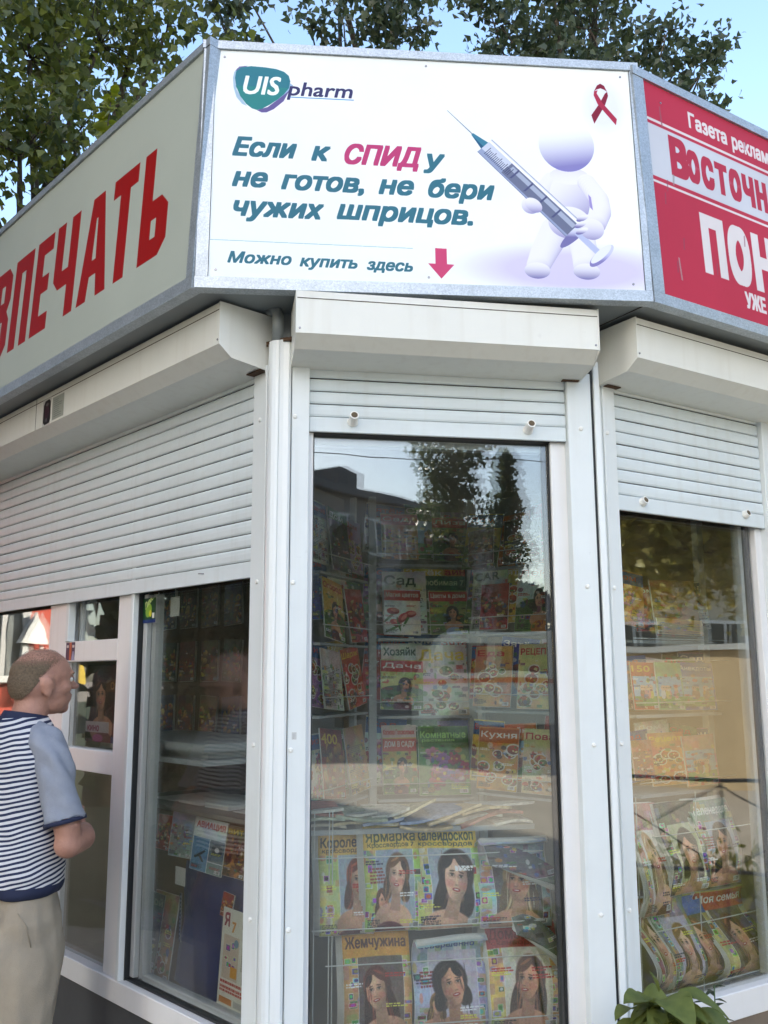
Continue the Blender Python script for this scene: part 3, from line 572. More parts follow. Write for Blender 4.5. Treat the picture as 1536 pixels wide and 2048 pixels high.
# left windows
wL = win(); b = lambda *a, **k: fbar(FL, *a, parent=wL, **k)
b(-.079, -.0720, .50, 2.0, mt='white')
b(-3.0, -.073, .505, .578, -.085, -.022, name='window_sill'); b(-.985, -.872, .5785, 2.0); b(-.872, -.850, .5785, 2.0, -.060, -.024, name='glazing_bead', mt='white')
b(-1.600, -1.4300, .5785, 2.0); b(-1.4300, -1.405, 1.7455, 2.0, -.06, -.028, name='glazing_bead', mt='white')
b(-1.4295, -.9855, 1.664, 1.7450, -.085, -.036, name='transom'); b(-1.4295, -.9855, 1.249, 1.332, -.085, -.036, name='transom')
b(-.849, -.843, .5785, 2.0, -.080, -.045, mt='seal', bev=0); b(-.838, -.812, .590, 1.90, -.095, -.060, mt='inner_frame', name='sliding_sash'); b(-.800, -.776, .590, 1.90, -.110, -.075, mt='inner_frame', name='sliding_sash')
b(-.810, -.801, .59, 1.9, -.11, -.08, mt='seal', bev=0); b(-.849, -.08, .5790, .585, -.08, -.05, mt='seal', bev=0); b(-.775, -.08, .586, .606, -.11, -.075, mt='inner_frame', name='sliding_sash')
b(-1.40, -1.375, 1.746, 1.95, -.11, -.075, mt='inner_frame', name='sliding_sash'); b(-1.365, -1.345, 1.746, 1.95, -.12, -.085, mt='inner_frame', name='sliding_sash')
pane(FL, -.843, -.079, .585, 1.95, -.062, wL); pane(FL, -.78, -.079, .585, 1.95, -.090, wL, .003)
pane(FL, -1.405, -.9855, 1.745, 1.95, -.065, wL); pane(FL, -1.43, -.9855, 1.332, 1.664, -.065, wL); pane(FL, -1.43, -.9855, .578, 1.249, -.065, wL)
pane(FL, -2.90, -1.60, .578, 1.95, -.062, wL); pane(FL, -2.90, -1.60, .578, 1.95, -.080, wL, .003)
# right window
wR = win(); b = lambda *a, **k: fbar(FR, *a, parent=wR, **k)
b(.070, .0795, .50, 2.25, mt='white'); b(.0795, 2.2, .515, .598, -.085, -.020, name='window_sill'); b(.818, .870, .5985, 2.25); b(.803, .817, .5985, 2.2, -.095, -.062, mt='steel_dark', bev=0); b(.775, .795, .5985, 2.2, -.11, -.075, mt='inner_frame', name='sliding_sash')
pane(FR, .080, .818, .598, 2.2, -.056, wR); pane(FR, .080, .79, .598, 2.2, -.078, wR, .003); pane(FR, .87, 2.2, .598, 2.2, -.056, wR)
mb = MB(); FR.box(mb, .93, RX, .60, 2.56, -.05, -.01); part(mb, 'side_wall_panel', M['white'])
# base panels under the sills
mb = MB(); FF.box(mb, 0, .957, .10, .50, -.06, -.047); part(mb, 'base_panel', M['base'])
mb = MB(); FL.box(mb, LX, -.0, .0, .504, -.09, -.030); part(mb, 'base_panel', M['base'])
mb = MB(); FR.box(mb, .03, RX, .0, .514, -.09, -.030); part(mb, 'base_panel', mat('tan_base_panel', (.20, .16, .12), .7, var=.2))
# back walls, floor, roof
L0, R0 = FL.P(LX, 0, -.05), FR.P(RX, 0, -.05); B1 = L0 + Vector((.737, .676, 0)) * 2.3; B2 = R0 + Vector((-.545, .839, 0)) * 2.3
def wall(a, c, z0, z1, name, mt, th=.04):
    d = (c - a).normalized(); n = Vector((-d.y, d.x, 0)) * th; mb = MB(); mb.hexa([a + Vector((0, 0, z0)), c + Vector((0, 0, z0)), c + n + Vector((0, 0, z0)), a + n + Vector((0, 0, z0)), a + Vector((0, 0, z1)), c + Vector((0, 0, z1)), c + n + Vector((0, 0, z1)), a + n + Vector((0, 0, z1))]); return part(mb, name, mt)
wall(L0, B1, 0, 2.72, 'back_wall', M['inner_wall']); wall(B1, B2, 0, 2.72, 'back_wall', M['inner_wall']); wall(B2, R0, 0, 2.72, 'back_wall', M['inner_wall'])
foot = [FL.P(LX, 0, -.1), FL.P(0, 0, -.1), FF.P(0, 0, -.1), FF.P(.957, 0, -.1), FR.P(0, 0, -.1), FR.P(RX, 0, -.1), B2, B1]
def slab(z0, z1, name, mt, ps=foot): mb = MB(); mb.prism([Vector((q.x, q.y, z0)) for q in ps], [Vector((q.x, q.y, z1)) for q in ps]); return part(mb, name, mt)
slab(.01, .06, 'floor', M['inner_wall']); slab(2.60, 2.72, 'ceiling', M['inner_dark'])
top = [SL.P(-3.15, .78, -.04), SL.P(-.02, .78, -.04), SR.P(.02, .78, -.04), SR.P(2.45, .78, -.04), B2, B1]
slab(3.42, 3.46, 'roof', M['galv'], top)

# ------------------------------------------------------------ magazine covers (flat print)
SK = (.86, .62, .48)
def portrait(p, cx, cy, s, hair=(.22, .13, .08), skin=SK, top=(.45, .12, .15), turn=0, bare=True):
    rs = random.Random(int(cx * 977 + hair[0] * 5231 + top[1] * 991 + cy * 313)); hw = rs.uniform(.85, 1.1); sd_ = rs.choice((-1, 1)); skin = tuple(min(1, c * 1.06) for c in skin); dk = tuple(c * .68 for c in skin); hl = tuple(min(1, v * 1.9 + .06) for v in hair); ln = rs.uniform(.35, 1.0); hd = tuple(v * .6 for v in hair)
    p.tilt = (rs.uniform(-.22, .22), cx, cy - .5 * s)
    p.ell(cx, cy + .04 * s, .35 * s * hw, .40 * s, hair, soft=.12, c2=hd)
    for k in (-1, 1):
        for q in range(5): p.ell(cx + k * (.22 + .025 * q) * s, cy - (.15 + .30 * ln) * s, .09 * s * hw, .42 * s * ln, (hair, hd, hl, hair, hd)[q] if q != 2 else tuple((a + b) / 2 for a, b in zip(hair, hl)), rot=k * (.05 + .03 * q), soft=.25)
    p.ell(cx, cy - 1.02 * s, .56 * s, .38 * s, skin if bare else top, c2=dk, shade=(-sd_ * .8, -.4), soft=.08); p.ell(cx, cy - 1.42 * s, .50 * s, .33 * s, top, soft=.1)
    p.poly([(cx - .13 * s, cy - .25 * s), (cx + .13 * s, cy - .25 * s), (cx + .16 * s, cy - .8 * s), (cx - .16 * s, cy - .8 * s)], tuple(c * .8 for c in skin))
    p.ell(cx, cy - .38 * s, .16 * s, .10 * s, dk, .8, soft=.4)
    fx = cx + turn * .05 * s
    p.ell(fx, cy - .06 * s, .245 * s, .34 * s, skin, c2=dk, shade=(-sd_ * 1.3, -.5), soft=.06); p.ell(fx, cy - .2 * s, .19 * s, .23 * s, skin, c2=dk, shade=(-sd_, -.7), soft=.1)
    p.ell(fx + sd_ * .08 * s, cy + .12 * s, .13 * s, .10 * s, tuple(min(1, c * 1.12) for c in skin), .6, soft=.8)
    for k in (-1, 1):
        p.ell(fx + turn * .03 * s + k * .14 * s, cy - .16 * s, .07 * s, .05 * s, (.88, .45, .38), .4, soft=.8); ex = fx + turn * .03 * s + k * .10 * s
        p.ell(ex, cy - .005 * s, .065 * s, .042 * s, dk, .6, soft=.5); p.ell(ex, cy - .01 * s, .040 * s, .014 * s, (.74, .70, .68)); p.ell(ex, cy - .008 * s, .022 * s, .021 * s, (.09, .06, .05)); p.ell(ex, cy + .012 * s, .052 * s, .010 * s, (.08, .05, .04)); p.ell(ex, cy + .062 * s, .062 * s, .011 * s, hd, .8, rot=-k * .15)
    p.ell(fx + turn * .06 * s, cy - .12 * s, .020 * s, .060 * s, tuple(min(1, c * 1.08) for c in skin), .7, soft=.5); p.ell(fx + turn * .06 * s, cy - .165 * s, .036 * s, .014 * s, dk, .8, soft=.4)
    p.ell(fx + turn * .04 * s, cy - .245 * s, .082 * s, .030 * s, (.66, .16, .17), soft=.15); p.ell(fx + turn * .04 * s, cy - .241 * s, .056 * s, .011 * s, (.96, .93, .90)); p.ell(fx + turn * .04 * s, cy - .30 * s, .05 * s, .012 * s, dk, .6, soft=.5)
    p.ell(cx - sd_ * .12 * s, cy + .25 * s, .20 * s, .085 * s, hair, rot=sd_ * .65, soft=.15); p.ell(cx + sd_ * .19 * s, cy + .19 * s, .13 * s, .065 * s, hd, rot=-sd_ * .9, soft=.2); p.ell(cx - sd_ * .1 * s, cy + .31 * s, .12 * s, .022 * s, hl, .6, rot=sd_ * .5, soft=.5)
    for q in range(16): k = rs.choice((-1, 1)); p.ell(cx + k * rs.uniform(.2, .36) * s * hw, cy - rs.uniform(-.2, .6) * s, .010 * s, rs.uniform(.1, .25) * s, rs.choice((hd, hl)), .55, rot=k * rs.uniform(-.1, .2))
    p.tilt = None
def flower(p, x, y, r, c, n=6):
    for i in range(n): a = i * 2 * math.pi / n + x * 9; p.ell(x + math.cos(a) * r * .55, y + math.sin(a) * r * .55, r * .5, r * .36, c, rot=a, c2=tuple(v * .6 for v in c))
    p.ell(x, y, r * .22, r * .22, (.9, .75, .2))
def lines(p, x0, x1, y0, y1, c, k=.022, rg=rng):
    y = y1
    while y > y0:
        x = x0
        e = x0 + (x1 - x0) * rg.uniform(.6, 1)
        while x < e: ww = rg.uniform(.02, .07); p.rect(x, y - k * .55, min(x + ww, e), y, c); x += ww + .012
        y -= k
def pics(p, n, box, rg, cols=None):
    for _ in range(n):
        x = rg.uniform(box[0], box[2]); y = rg.uniform(box[1], box[3]); ww = rg.uniform(.06, .13); h = rg.uniform(.05, .10)
        p.rect(x, y, x + ww, y + h, (.95, .95, .9)); c = [rg.uniform(.1, .9) for _ in range(3)]; p.rect(x + .005, y + .005, x + ww - .005, y + h - .005, c); p.ell(x + ww / 2, y + h / 2, ww * .3, h * .3, [rg.uniform(.1, .9) for _ in range(3)])
def cover(kind, title, bg, tc, sub='', band=None, seed=0, hair=(.2, .12, .08), tsh=.13, top=(.4, .12, .2), W=1.0, H=1.35, cx=.55, turn=0):
    rg = random.Random(seed); p = Paint(150, 202, W, H, bg)
    for _ in range(26):        # mottled ground
        p.ell(rg.uniform(0, 1), rg.uniform(0, 1.35), rg.uniform(.08, .3), rg.uniform(.06, .25), [min(1, max(0, c + rg.uniform(-.16, .16))) for c in bg], .55, soft=.6)
    if kind == 'face':
        for _ in range(30): p.ell(rg.uniform(0, 1), rg.uniform(0, 1.1), rg.uniform(.02, .07), rg.uniform(.02, .06), rg.choice([(.9, .8, .4), (.85, .5, .4), (.4, .6, .45), (.9, .9, .85), (.5, .5, .75)]), .7, soft=.3)
        for _ in range(40): x, y = rg.uniform(-.05, 1), rg.uniform(-.05, 1.2); c = rg.choice([(.75, .8, .3), (.55, .7, .35), (.85, .55, .3), (.5, .6, .8), (.9, .85, .5), (.7, .5, .6)]); p.rect(x, y, x + rg.uniform(.06, .2), y + rg.uniform(.05, .16), c, .5)
        pics(p, 9, (0, .05, .16, 1.0), rg); pics(p, 6, (.84, .05, .9, .95), rg); pics(p, 5, (.1, .0, .85, .1), rg)
        ic = rg.choice([(.78, .74, .82), (.88, .88, .84), (.62, .68, .78), (.80, .82, .62), (.35, .30, .30)]); p.rect(cx - .33, .06, cx + .34, 1.02, ic, .85); p.rect(cx - .33, .06, cx - .322, 1.02, (.95, .95, .95)); p.rect(cx + .332, .06, cx + .34, 1.02, (.95, .95, .95))
        if seed in (42, 46, 63, 66): portrait(p, .30, .42, .30, rg.choice([(.6, .42, .2), (.4, .2, .1)]), top=(.8, .75, .3), turn=1); lines(p, .1, .5, .62, .8, (.6, .1, .1), .04, rg)
        portrait(p, cx, .70 + rg.uniform(-.06, .04), rg.uniform(.56, .72), hair, skin=rg.choice([(.88, .66, .52), (.84, .60, .46), (.90, .70, .58)]), top=top, turn=rg.uniform(-1.4, 1.4))
    elif kind == 'food':
        for _ in range(10): x, y = rg.uniform(.1, .9), rg.uniform(.15, .9); r = rg.uniform(.10, .2); p.ell(x, y, r, r * .7, (.9, .88, .82)); p.ell(x, y, r * .8, r * .52, rg.choice([(.82, .35, .12), (.85, .6, .15), (.6, .2, .1), (.45, .55, .2)]), c2=(.4, .15, .05)); [p.ell(x + rg.uniform(-r, r) * .5, y + rg.uniform(-r, r) * .3, .025, .02, rg.choice([(.8, .1, .1), (.3, .55, .2), (.95, .9, .6)])) for _ in range(6)]
    elif kind == 'flowers':
        for _ in range(rg.randint(7, 11)): x, y = rg.uniform(.1, .9), rg.uniform(.15, .85); p.ell(x, y, .15, .06, (.25, .45, .18), rot=rg.uniform(0, 3)); flower(p, x, y, rg.uniform(.09, .18), rg.choice([(.85, .2, .35), (.9, .5, .65), (.75, .15, .15), (.75, .4, .75), (.95, .75, .3)]))
    elif kind == 'garden':
        p.rect(0, 0, 1, .55, (.35, .5, .2)); p.ell(.5, .5, .5, .16, (.3, .42, .18)); pics(p, 6, (.03, .05, .8, .3), rg); portrait(p, cx, .68, .42, hair, top=top)
    elif kind == 'tulips':
        for x, y, r in ((.32, .35, -.4), (.72, .62, .2), (.5, .5, .9), (.25, .7, -.1)): p.ell(x - .1, y - .18, .22, .035, (.3, .5, .22), rot=r + .9); p.ell(x, y, .17, .10, (.85, .16, .22), rot=r, c2=(.55, .05, .1)); p.ell(x + .05, y + .03, .12, .05, (.95, .55, .5), rot=r)
    elif kind == 'cartoon':
        p.rect(.05, .1, .95, .95, (.6, .78, .9)); p.rect(.05, .1, .95, .38, (.4, .65, .3)); 
        for _ in range(5): x = rg.uniform(.2, .8); p.ell(x, .45, .09, .14, rg.choice([(.9, .6, .6), (.9, .8, .4), (.6, .4, .3), (.9, .9, .9)])); p.ell(x, .62, .08, .08, (.93, .75, .62)); p.ell(x - .03, .63, .012, .016, (0, 0, 0)); p.ell(x + .03, .63, .012, .016, (0, 0, 0))
    elif kind == 'gold':
        for _ in range(14): p.ell(rg.uniform(.05, .95), rg.uniform(.2, 1), rg.uniform(.07, .2), rg.uniform(.05, .14), rg.choice([(.65, .3, .1), (.8, .55, .15), (.45, .15, .08), (.85, .7, .4)]), rot=rg.uniform(0, 3), c2=(.3, .1, .05))
    elif kind == 'air':
        p.rect(.0, 0, .52, .85, (.38, .58, .75)); p.poly([(.1, .35), (.4, .55), (.44, .52), (.3, .40), (.42, .25), (.36, .24), (.24, .36), (.12, .30)], (.12, .16, .2)); p.rect(.54, .3, 1, .85, (.45, .5, .55)); p.ell(.78, .62, .17, .15, (.25, .28, .30)); p.ell(.78, .62, .07, .065, (.85, .85, .85)); p.rect(.54, 0, 1, .28, (.5, .6, .6))
    elif kind == 'news':
        lines(p, .56, .97, .05, 1.0, (.35, .35, .38), .03, rg); p.rect(.06, .38, .5, 1.0, (.85, .8, .75)); pics(p, 7, (.08, .4, .38, .9), rg); lines(p, .05, .95, .22, .34, (.75, .12, .12), .06, rg)
        p.rect(.05, .04, .3, .14, (.85, .45, .2))
    elif kind == 'text':
        lines(p, .06, .94, .08, .95, (.45, .42, .42), .035, rg); pics(p, 4, (.1, .1, .7, .8), rg)
    if kind in ('food', 'garden', 'flowers', 'gold', 'text', 'cartoon'):
        for _ in range(34):
            x, y = rg.uniform(0, .95), rg.uniform(.03, 1.0); q = rg.choice([(.9, .85, .3), (.85, .2, .15), (.3, .55, .25), (.95, .93, .88), (.25, .4, .7), (.9, .55, .2), (.5, .2, .35), (.2, .15, .12)])
            if rg.random() < .5: p.rect(x, y, x + rg.uniform(.03, .16), y + rg.uniform(.015, .08), q, .65)
            else: p.ell(x, y, rg.uniform(.02, .07), rg.uniform(.015, .06), q, .7, soft=.2)
    if kind not in ('news',):
        lines(p, .05, .4, .06, .16, (.1, .1, .12), .022, rg); p.rect(.78, .04, .95, .12, (.95, .95, .95)); [p.rect(.79 + i_ * .013, .05, .795 + i_ * .013, .11, (.1, .1, .1)) for i_ in range(11)]
        for _ in range(4): y = rg.uniform(.12, .9); x = rg.choice([.04, .62]); lines(p, x, x + .33, y - .05, y, rg.choice([(.95, .95, .3), (1, 1, 1), (.8, .1, .1), (.1, .1, .3)]), .03, rg)
    if band: p.rect(0, 1.35 - .33, 1, 1.35 - .03, band)
    if title: p.text(title, .05, 1.35 - .05 - tsh - (.05 if sub else .04), tsh, tc, .04, 0, width=.9 if len(title) > 3 else .2 * len(title) + .12)
    if sub: p.text(sub, .08, 1.35 - .30, .055, tc, .03, 0, width=min(.84, .08 * len(sub)))
    p.rect(0, 0, 1, .008, (.95, .95, .92)); p.rect(0, 0, .008, 1.35, (.95, .95, .92))
    return p.image('cover', .10, .022)
def mag(name, fr, uc, zc, w, h, n, im, label, cat='magazine', group=None, lean=10, roll=0, th=.005, yaw=0):
    mb = MB(); mb.box(-w / 2, w / 2, 0, th, -h / 2, h / 2); o = mb.build(name, [M['paper'], print_mat('cover_print', im, .28, .5, 0, .96)])
    me = o.data; uv = me.uv_layers.new(name='UVMap')
    for f in me.polygons:
        f.material_index = 1 if f.normal.y < -.9 else 0
        for li in f.loop_indices: q = me.vertices[me.loops[li].vertex_index].co; uv.data[li].uv = (q.x / w + .5, q.z / h + .5)
    rotz = math.atan2(fr.U.y, fr.U.x); o.location = fr.P(uc, zc, n)
    o.matrix_world = Matrix.Translation(fr.P(uc, zc, n)) @ Matrix.Rotation(rotz + R_(yaw), 4, 'Z') @ Matrix.Rotation(-R_(lean), 4, 'X') @ Matrix.Rotation(R_(roll), 4, 'Y')
    return tag(o, label, cat, group)
CEN = 'magazines on the back rack'; SID = 'magazines on the right hand inner rack'; LFT = 'magazines on the left hand inner rack'
c = cover
red, wht, yel, grn, blu = (.78, .10, .10), (.95, .95, .92), (.95, .80, .15), (.12, .42, .18), (.12, .25, .6)
CF = [  # u, z, w, h, dn, lean, roll, image, label
 (.607, 2.235, .172, .218, 0, 8, 0, c('flowers', 'Сад', (.85, .65, .45), wht, band=(.75, .12, .15), seed=1), 'pink flower magazine with yellow top on the back rack highest shelf, left'),
 (.846, 2.228, .168, .212, 0, 8, 0, c('garden', 'Лиза', (.55, .55, .25), wht, band=red, seed=2), 'green and yellow magazine with red title on the back rack highest shelf, right'),
 (.632, 1.935, .205, .285, -.02, 7, 0, c('text', 'Сад', (.86, .88, .84), (.15, .3, .15), seed=3, tsh=.2), 'white magazine titled with big dark letters САД behind the tulip cover'),
 (.815, 1.925, .222, .272, -.02, 7, 0, c('garden', 'Любимая 7', (.3, .38, .22), (.75, .8, .6), band=(.16, .38, .22), seed=4), 'dark green topped magazine behind the ЦВЕТЫ В ДОМЕ cover'),
 (.615, 1.888, .168, .208, .012, 8, 1, c('tulips', 'Магия цветов', (.93, .93, .90), wht, band=red, seed=5), 'white magazine with red tulips and red banner Магия цветов'),
 (.832, 1.888, .181, .203, .012, 8, -1, c('garden', 'Цветы в доме', (.6, .7, .3), wht, band=red, seed=6, cx=.6, top=(.6, .7, .85)), 'green magazine with woman in white and red banner ЦВЕТЫ В ДОМЕ'),
 (.620, 1.605, .190, .29, -.02, 7, 0, c('text', 'Хозяйка', (.82, .87, .78), (.1, .3, .22), seed=7, tsh=.16), 'pale magazine titled ХОЗЯЙКА behind the red Дача cover'),
 (.611, 1.565, .194, .222, .012, 8, 2, c('garden', 'Дача', (.75, .78, .5), wht, band=red, seed=8), 'magazine with red banner Дача lower left on the third shelf'),
 (.800, 1.583, .232, .320, 0, 7, -1, c('food', 'Дача', (.85, .84, .76), yel, seed=9, tsh=.2), 'white magazine with yellow letters Дача on the third shelf of the back rack'),
 (.603, 1.245, .157, .285, -.015, 7, 0, c('text', 'Копилка Головоломок', (.88, .8, .75), (.8, .15, .15), seed=10, tsh=.1), 'magazine titled Копилка behind the ДОМ В САДУ cover'),
 (.600, 1.215, .152, .241, .012, 8, 0, c('garden', 'ДОМ В САДУ', (.85, .75, .3), wht, band=(.82, .28, .12), seed=11), 'yellow and red magazine ДОМ В САДУ on the fourth shelf of the back rack'),
 (.802, 1.233, .232, .298, 0, 8, 0, c('flowers', 'Комнатные', (.45, .6, .3), (.7, .9, .4), sub='растения', band=(.35, .5, .2), seed=12), 'green magazine of purple and orange house plants on the fourth shelf'),
]
for i, (u, z, w_, h_, dn, ln, ro, im, lb) in enumerate(CF): mag('magazine', FF, u, z, w_, h_, -1.45 + dn, im, lb, lean=ln, roll=ro, group=CEN)
# back rack: posts, shelves, retaining wires
rk = empty('magazine_rack', FF.P(.72, .06, -1.5), 0, 'tall pale four shelf magazine rack at the back behind the middle window', 'rack')
def rp(mb, name, mt, root, **k):
    o = mb.build(name, mt, None, **k); o.parent = root; o.matrix_parent_inverse = Matrix.Translation(-root.location); return o
for u in (.485, .945):
    mb = MB(); FF.box(mb, u - .017, u + .017, .062, 2.42, -1.50, -1.47); rp(mb, 'post', M['rack'], rk)
for z in (2.105, 1.770, 1.430, 1.075): mb = MB(); FF.box(mb, .503, .927, z - .012, z, -1.60, -1.42); rp(mb, 'shelf', M['inner_frame'], rk)
mb = MB(); FF.box(mb, .503, .927, .07, 2.42, -1.64, -1.61); rp(mb, 'back_board', mat('rack_board', (.28, .25, .21), .8), rk)
for z in (2.15, 1.83, 1.49, 1.14): mb = MB(); mb.tube([FF.P(.485, z, -1.41), FF.P(.945, z, -1.41)], .0025, 6); rp(mb, 'wire', M['wire'], rk)
# angled side racks
def siderack(fr, length, rows, label, posts):
    r = empty('magazine_rack', fr.P(length / 2, .06, 0), 0, label, 'rack')
    for u in posts: mb = MB(); fr.box(mb, u - .012, u + .012, .062, 2.4, -.06, -.035); rp(mb, 'post', M['rack'], r)
    for z in rows: mb = MB(); fr.box(mb, 0.01, length, z - .01, z, -.10, .012); rp(mb, 'shelf', M['inner_frame'], r); mb = MB(); mb.tube([fr.P(0, z + .07, .03), fr.P(length, z + .07, .03)], .0025, 6); rp(mb, 'wire', M['wire'], r)
    mb = MB(); fr.box(mb, 0, length, .07, 2.4, -.14, -.105); rp(mb, 'back_board', mat('rack_board', (.30, .27, .22), .8), r)
    return r
def f2(x0, y0, x1, y1):
    az = math.degrees(math.atan2(x1 - x0, y1 - y0)); f = Frame((x0, y0), az); return f
GR = f2(.395, 4.22, .735, 3.90); GR.N = Vector((-.685, -.728, 0)); gl = .467
siderack(GR, gl + .02, (2.07, 1.785, 1.455, 1.11), 'angled rack of recipe magazines to the right of the back rack', (0, gl))
GS = [(.06, 2.17, .14, .16, c('gold', '', (.3, .1, .1), wht, seed=20), 'small dark red magazine at the left end of the right inner rack top shelf'),
 (.28, 2.175, .19, .19, c('food', '', (.4, .35, .3), wht, seed=21), 'dim magazine of dishes on the top shelf of the right inner rack'),
 (.10, 1.935, .19, .28, c('text', 'CAR', (.7, .76, .7), (.15, .35, .2), seed=22, tsh=.17), 'white and green magazine titled CAR on the right inner rack'),
 (.135, 1.90, .15, .20, c('gold', '', (.7, .12, .1), wht, seed=23), 'red magazine with round pictures in front of the white and green one'),
 (.345, 1.925, .20, .285, c('garden', 'Лена', (.82, .85, .88), red, seed=24, cx=.6, top=(.85, .5, .2)), 'white magazine with a woman among vegetables on the right inner rack'),
 (.11, 1.60, .20, .26, c('food', 'Еда', (.8, .6, .4), red, seed=25), 'orange food magazine left of РЕЦЕПТЫ on the right inner rack'),
 (.345, 1.60, .205, .27, c('food', 'РЕЦЕПТЫ', (.88, .8, .55), red, seed=26), 'yellow magazine titled РЕЦЕПТЫ on the right inner rack'),
 (.125, 1.255, .21, .26, c('food', 'Кухня', (.85, .6, .25), wht, band=(.8, .4, .1), seed=27), 'orange cookery magazine on the lowest shelf of the right inner rack, left'),
 (.355, 1.255, .20, .26, c('food', 'Повар', (.85, .78, .6), red, seed=28), 'cream cookery magazine on the lowest shelf of the right inner rack, right')]
for i, (u, z, w_, h_, im, lb) in enumerate(GS): mag('magazine', GR, u, z, w_, h_, .01 + (.012 if i in (3,) else 0), im, lb, lean=7, roll=rng.uniform(-2, 2), group=SID)
GL = f2(-.27, 3.74, -.085, 4.20); GL.N = Vector((.928, -.373, 0)); ll = .50
siderack(GL, ll, (2.02, 1.735, 1.45, 1.10), 'angled rack of magazines at the left behind the middle window', (0, ll - .03))
for u, z, w_, h_, im, lb, ro in [(.20, 2.14, .19, .22, c('text', '', (.35, .3, .4), wht, seed=30), 'dim purple magazine on the top shelf of the left inner rack', 2),
 (.14, 1.87, .19, .25, c('garden', 'Огород', (.85, .7, .3), red, seed=31), 'yellow magazine tilted on the second shelf of the left inner rack', 7), (.37, 1.86, .18, .23, c('gold', '', (.7, .2, .15), wht, seed=32), 'red magazine on the second shelf of the left inner rack, right', -3),
 (.13, 1.59, .18, .24, c('text', '', (.8, .8, .78), red, seed=33), 'white leaflet leaning on the third shelf of the left inner rack', 5), (.34, 1.60, .19, .25, c('food', 'Шарж', (.85, .3, .15), yel, seed=34), 'red magazine leaning right on the third shelf of the left inner rack', -8),
 (.14, 1.26, .20, .27, c('gold', '400', (.6, .15, .1), yel, seed=35, tsh=.2), 'dark red magazine with yellow number 400 on the left inner rack', 6), (.38, 1.26, .20, .27, c('text', '', (.75, .6, .35), red, seed=36), 'ochre magazine beside the number 400 one on the left inner rack', -3)]:
    mag('magazine', GL, u, z, w_, h_, .012, im, lb, lean=8, roll=ro, group=LFT)

# hanging newspapers close to the glass: curved sheets, several pages thick
def paper_sheet(name, fr, uc, z0, w, h, n, im, label, group, curl=.03, fold=0, sway=.0, pages=3, cat='newspaper', roll=0, seed=0):
    rg = random.Random(seed); nx, nz = 8, 14
    root = empty(name, fr.P(uc, z0, n), 0, label, cat, group)
    ph = rg.uniform(0, 6); fq = rg.uniform(1.05, 1.7); cf = rg.uniform(.6, 1.25); kk = rg.uniform(.3, 1.1)
    def S(a, t, off, du, dz):       # a 0..1 across, t 0..1 upwards
        u = uc + (a - .5) * w + du + sway * math.sin(t * 3.1 + ph) ; z = z0 + t * h + dz
        b = curl * cf * math.sin(t * math.pi * fq + .35) * (1 - .25 * a) + .0055 * math.sin(t * 13 + a * 4 + ph * 2) * kk + .006 * math.sin(a * 5 + ph) * (t + .2) - .05 * t * t * .4
        z2 = z
        if fold and t > 1 - fold:
            k = (t - (1 - fold)) / fold; z2 = z0 + h * (1 - fold) + fold * h * (math.sin(k * 2.2) * .75) + dz; b += .05 * (1 - math.cos(k * 2.2)) * (1.1 - .6 * a)
        q = fr.P(u, z2, n + off + b); return q
    for pg in range(pages + 1):
        front = pg == pages; off = -.0062 * (pages - pg); du = -.0055 * (pages - pg) * (1 if seed % 2 else -.6) ; dz = .004 * (pages - pg) * rg.uniform(-.5, 1)
        vs, fs, uvs = [], [], []
        for j in range(nz + 1):
            for i in range(nx + 1): vs.append(S(i / nx, j / nz, off, du, dz)); uvs.append((i / nx, j / nz))
        for j in range(nz):
            for i in range(nx): q = j * (nx + 1) + i; fs.append((q, q + 1, q + nx + 2, q + nx + 1))
        nb = len(vs)                                    # a back skin 1.2 mm behind gives the sheet its thickness
        for q in range(nb): vs.append(Vector(vs[q]) - fr.N * .0014)
        fs2 = [tuple(i + nb for i in f)[::-1] for f in fs]; rim = []
        edge = [i for i in range(nx + 1)] + [j * (nx + 1) + nx for j in range(1, nz + 1)] + [nz * (nx + 1) + i for i in range(nx - 1, -1, -1)] + [j * (nx + 1) for j in range(nz - 1, 0, -1)]
        for k in range(len(edge)): a_, b_ = edge[k], edge[(k + 1) % len(edge)]; rim.append((b_, a_, a_ + nb, b_ + nb))
        me = bpy.data.meshes.new('page'); me.from_pydata([tuple(q) for q in vs], [], fs + fs2 + rim)
        me.materials.append(M['paper']); me.materials.append(print_mat('page_print', im, .55, .25, 0, 1.0) if front else M['paper'])
        uv = me.uv_layers.new(name='UVMap')
        for k, f in enumerate(me.polygons):
            f.use_smooth = True; f.material_index = 1 if k < len(fs) else 0
            for li in f.loop_indices: uv.data[li].uv = uvs[me.loops[li].vertex_index % nb]
        o = bpy.data.objects.new('front_page' if front else 'page', me); C.objects.link(o); o.parent = root; o.matrix_parent_inverse = Matrix.Translation(-root.location)
    return root
GA = 'newspapers hung in the middle window'
f = lambda t, bg, tc, **k: c('face', t, bg, tc, **k)
paper_sheet('newspaper', FF, .1975, .843, .165, .292, -.205, f('Королева', (.8, .82, .5), (.1, .1, .1), sub='кроссвордов', band=(.9, .7, .3), seed=41, hair=(.50, .20, .09), cx=.7), 'crossword paper with laughing woman at the left end of the upper wire', GA, seed=1)
paper_sheet('newspaper', FF, .337, .850, .174, .303, -.195, f('Ярмарка', (.72, .82, .4), (.15, .25, .1), sub='Кроссвордов 7', band=(.92, .75, .25), seed=42, hair=(.46, .30, .17)), 'yellow and green Ярмарка Кроссвордов paper with brown haired woman', GA, seed=3)
paper_sheet('newspaper', FF, .512, .849, .200, .299, -.200, f('Калейдоскоп', (.80, .85, .5), (.1, .25, .2), sub='кроссвордов', band=(.93, .78, .2), seed=43, hair=(.16, .09, .05)), 'Калейдоскоп кроссвордов paper with long dark haired smiling woman', GA, seed=5)
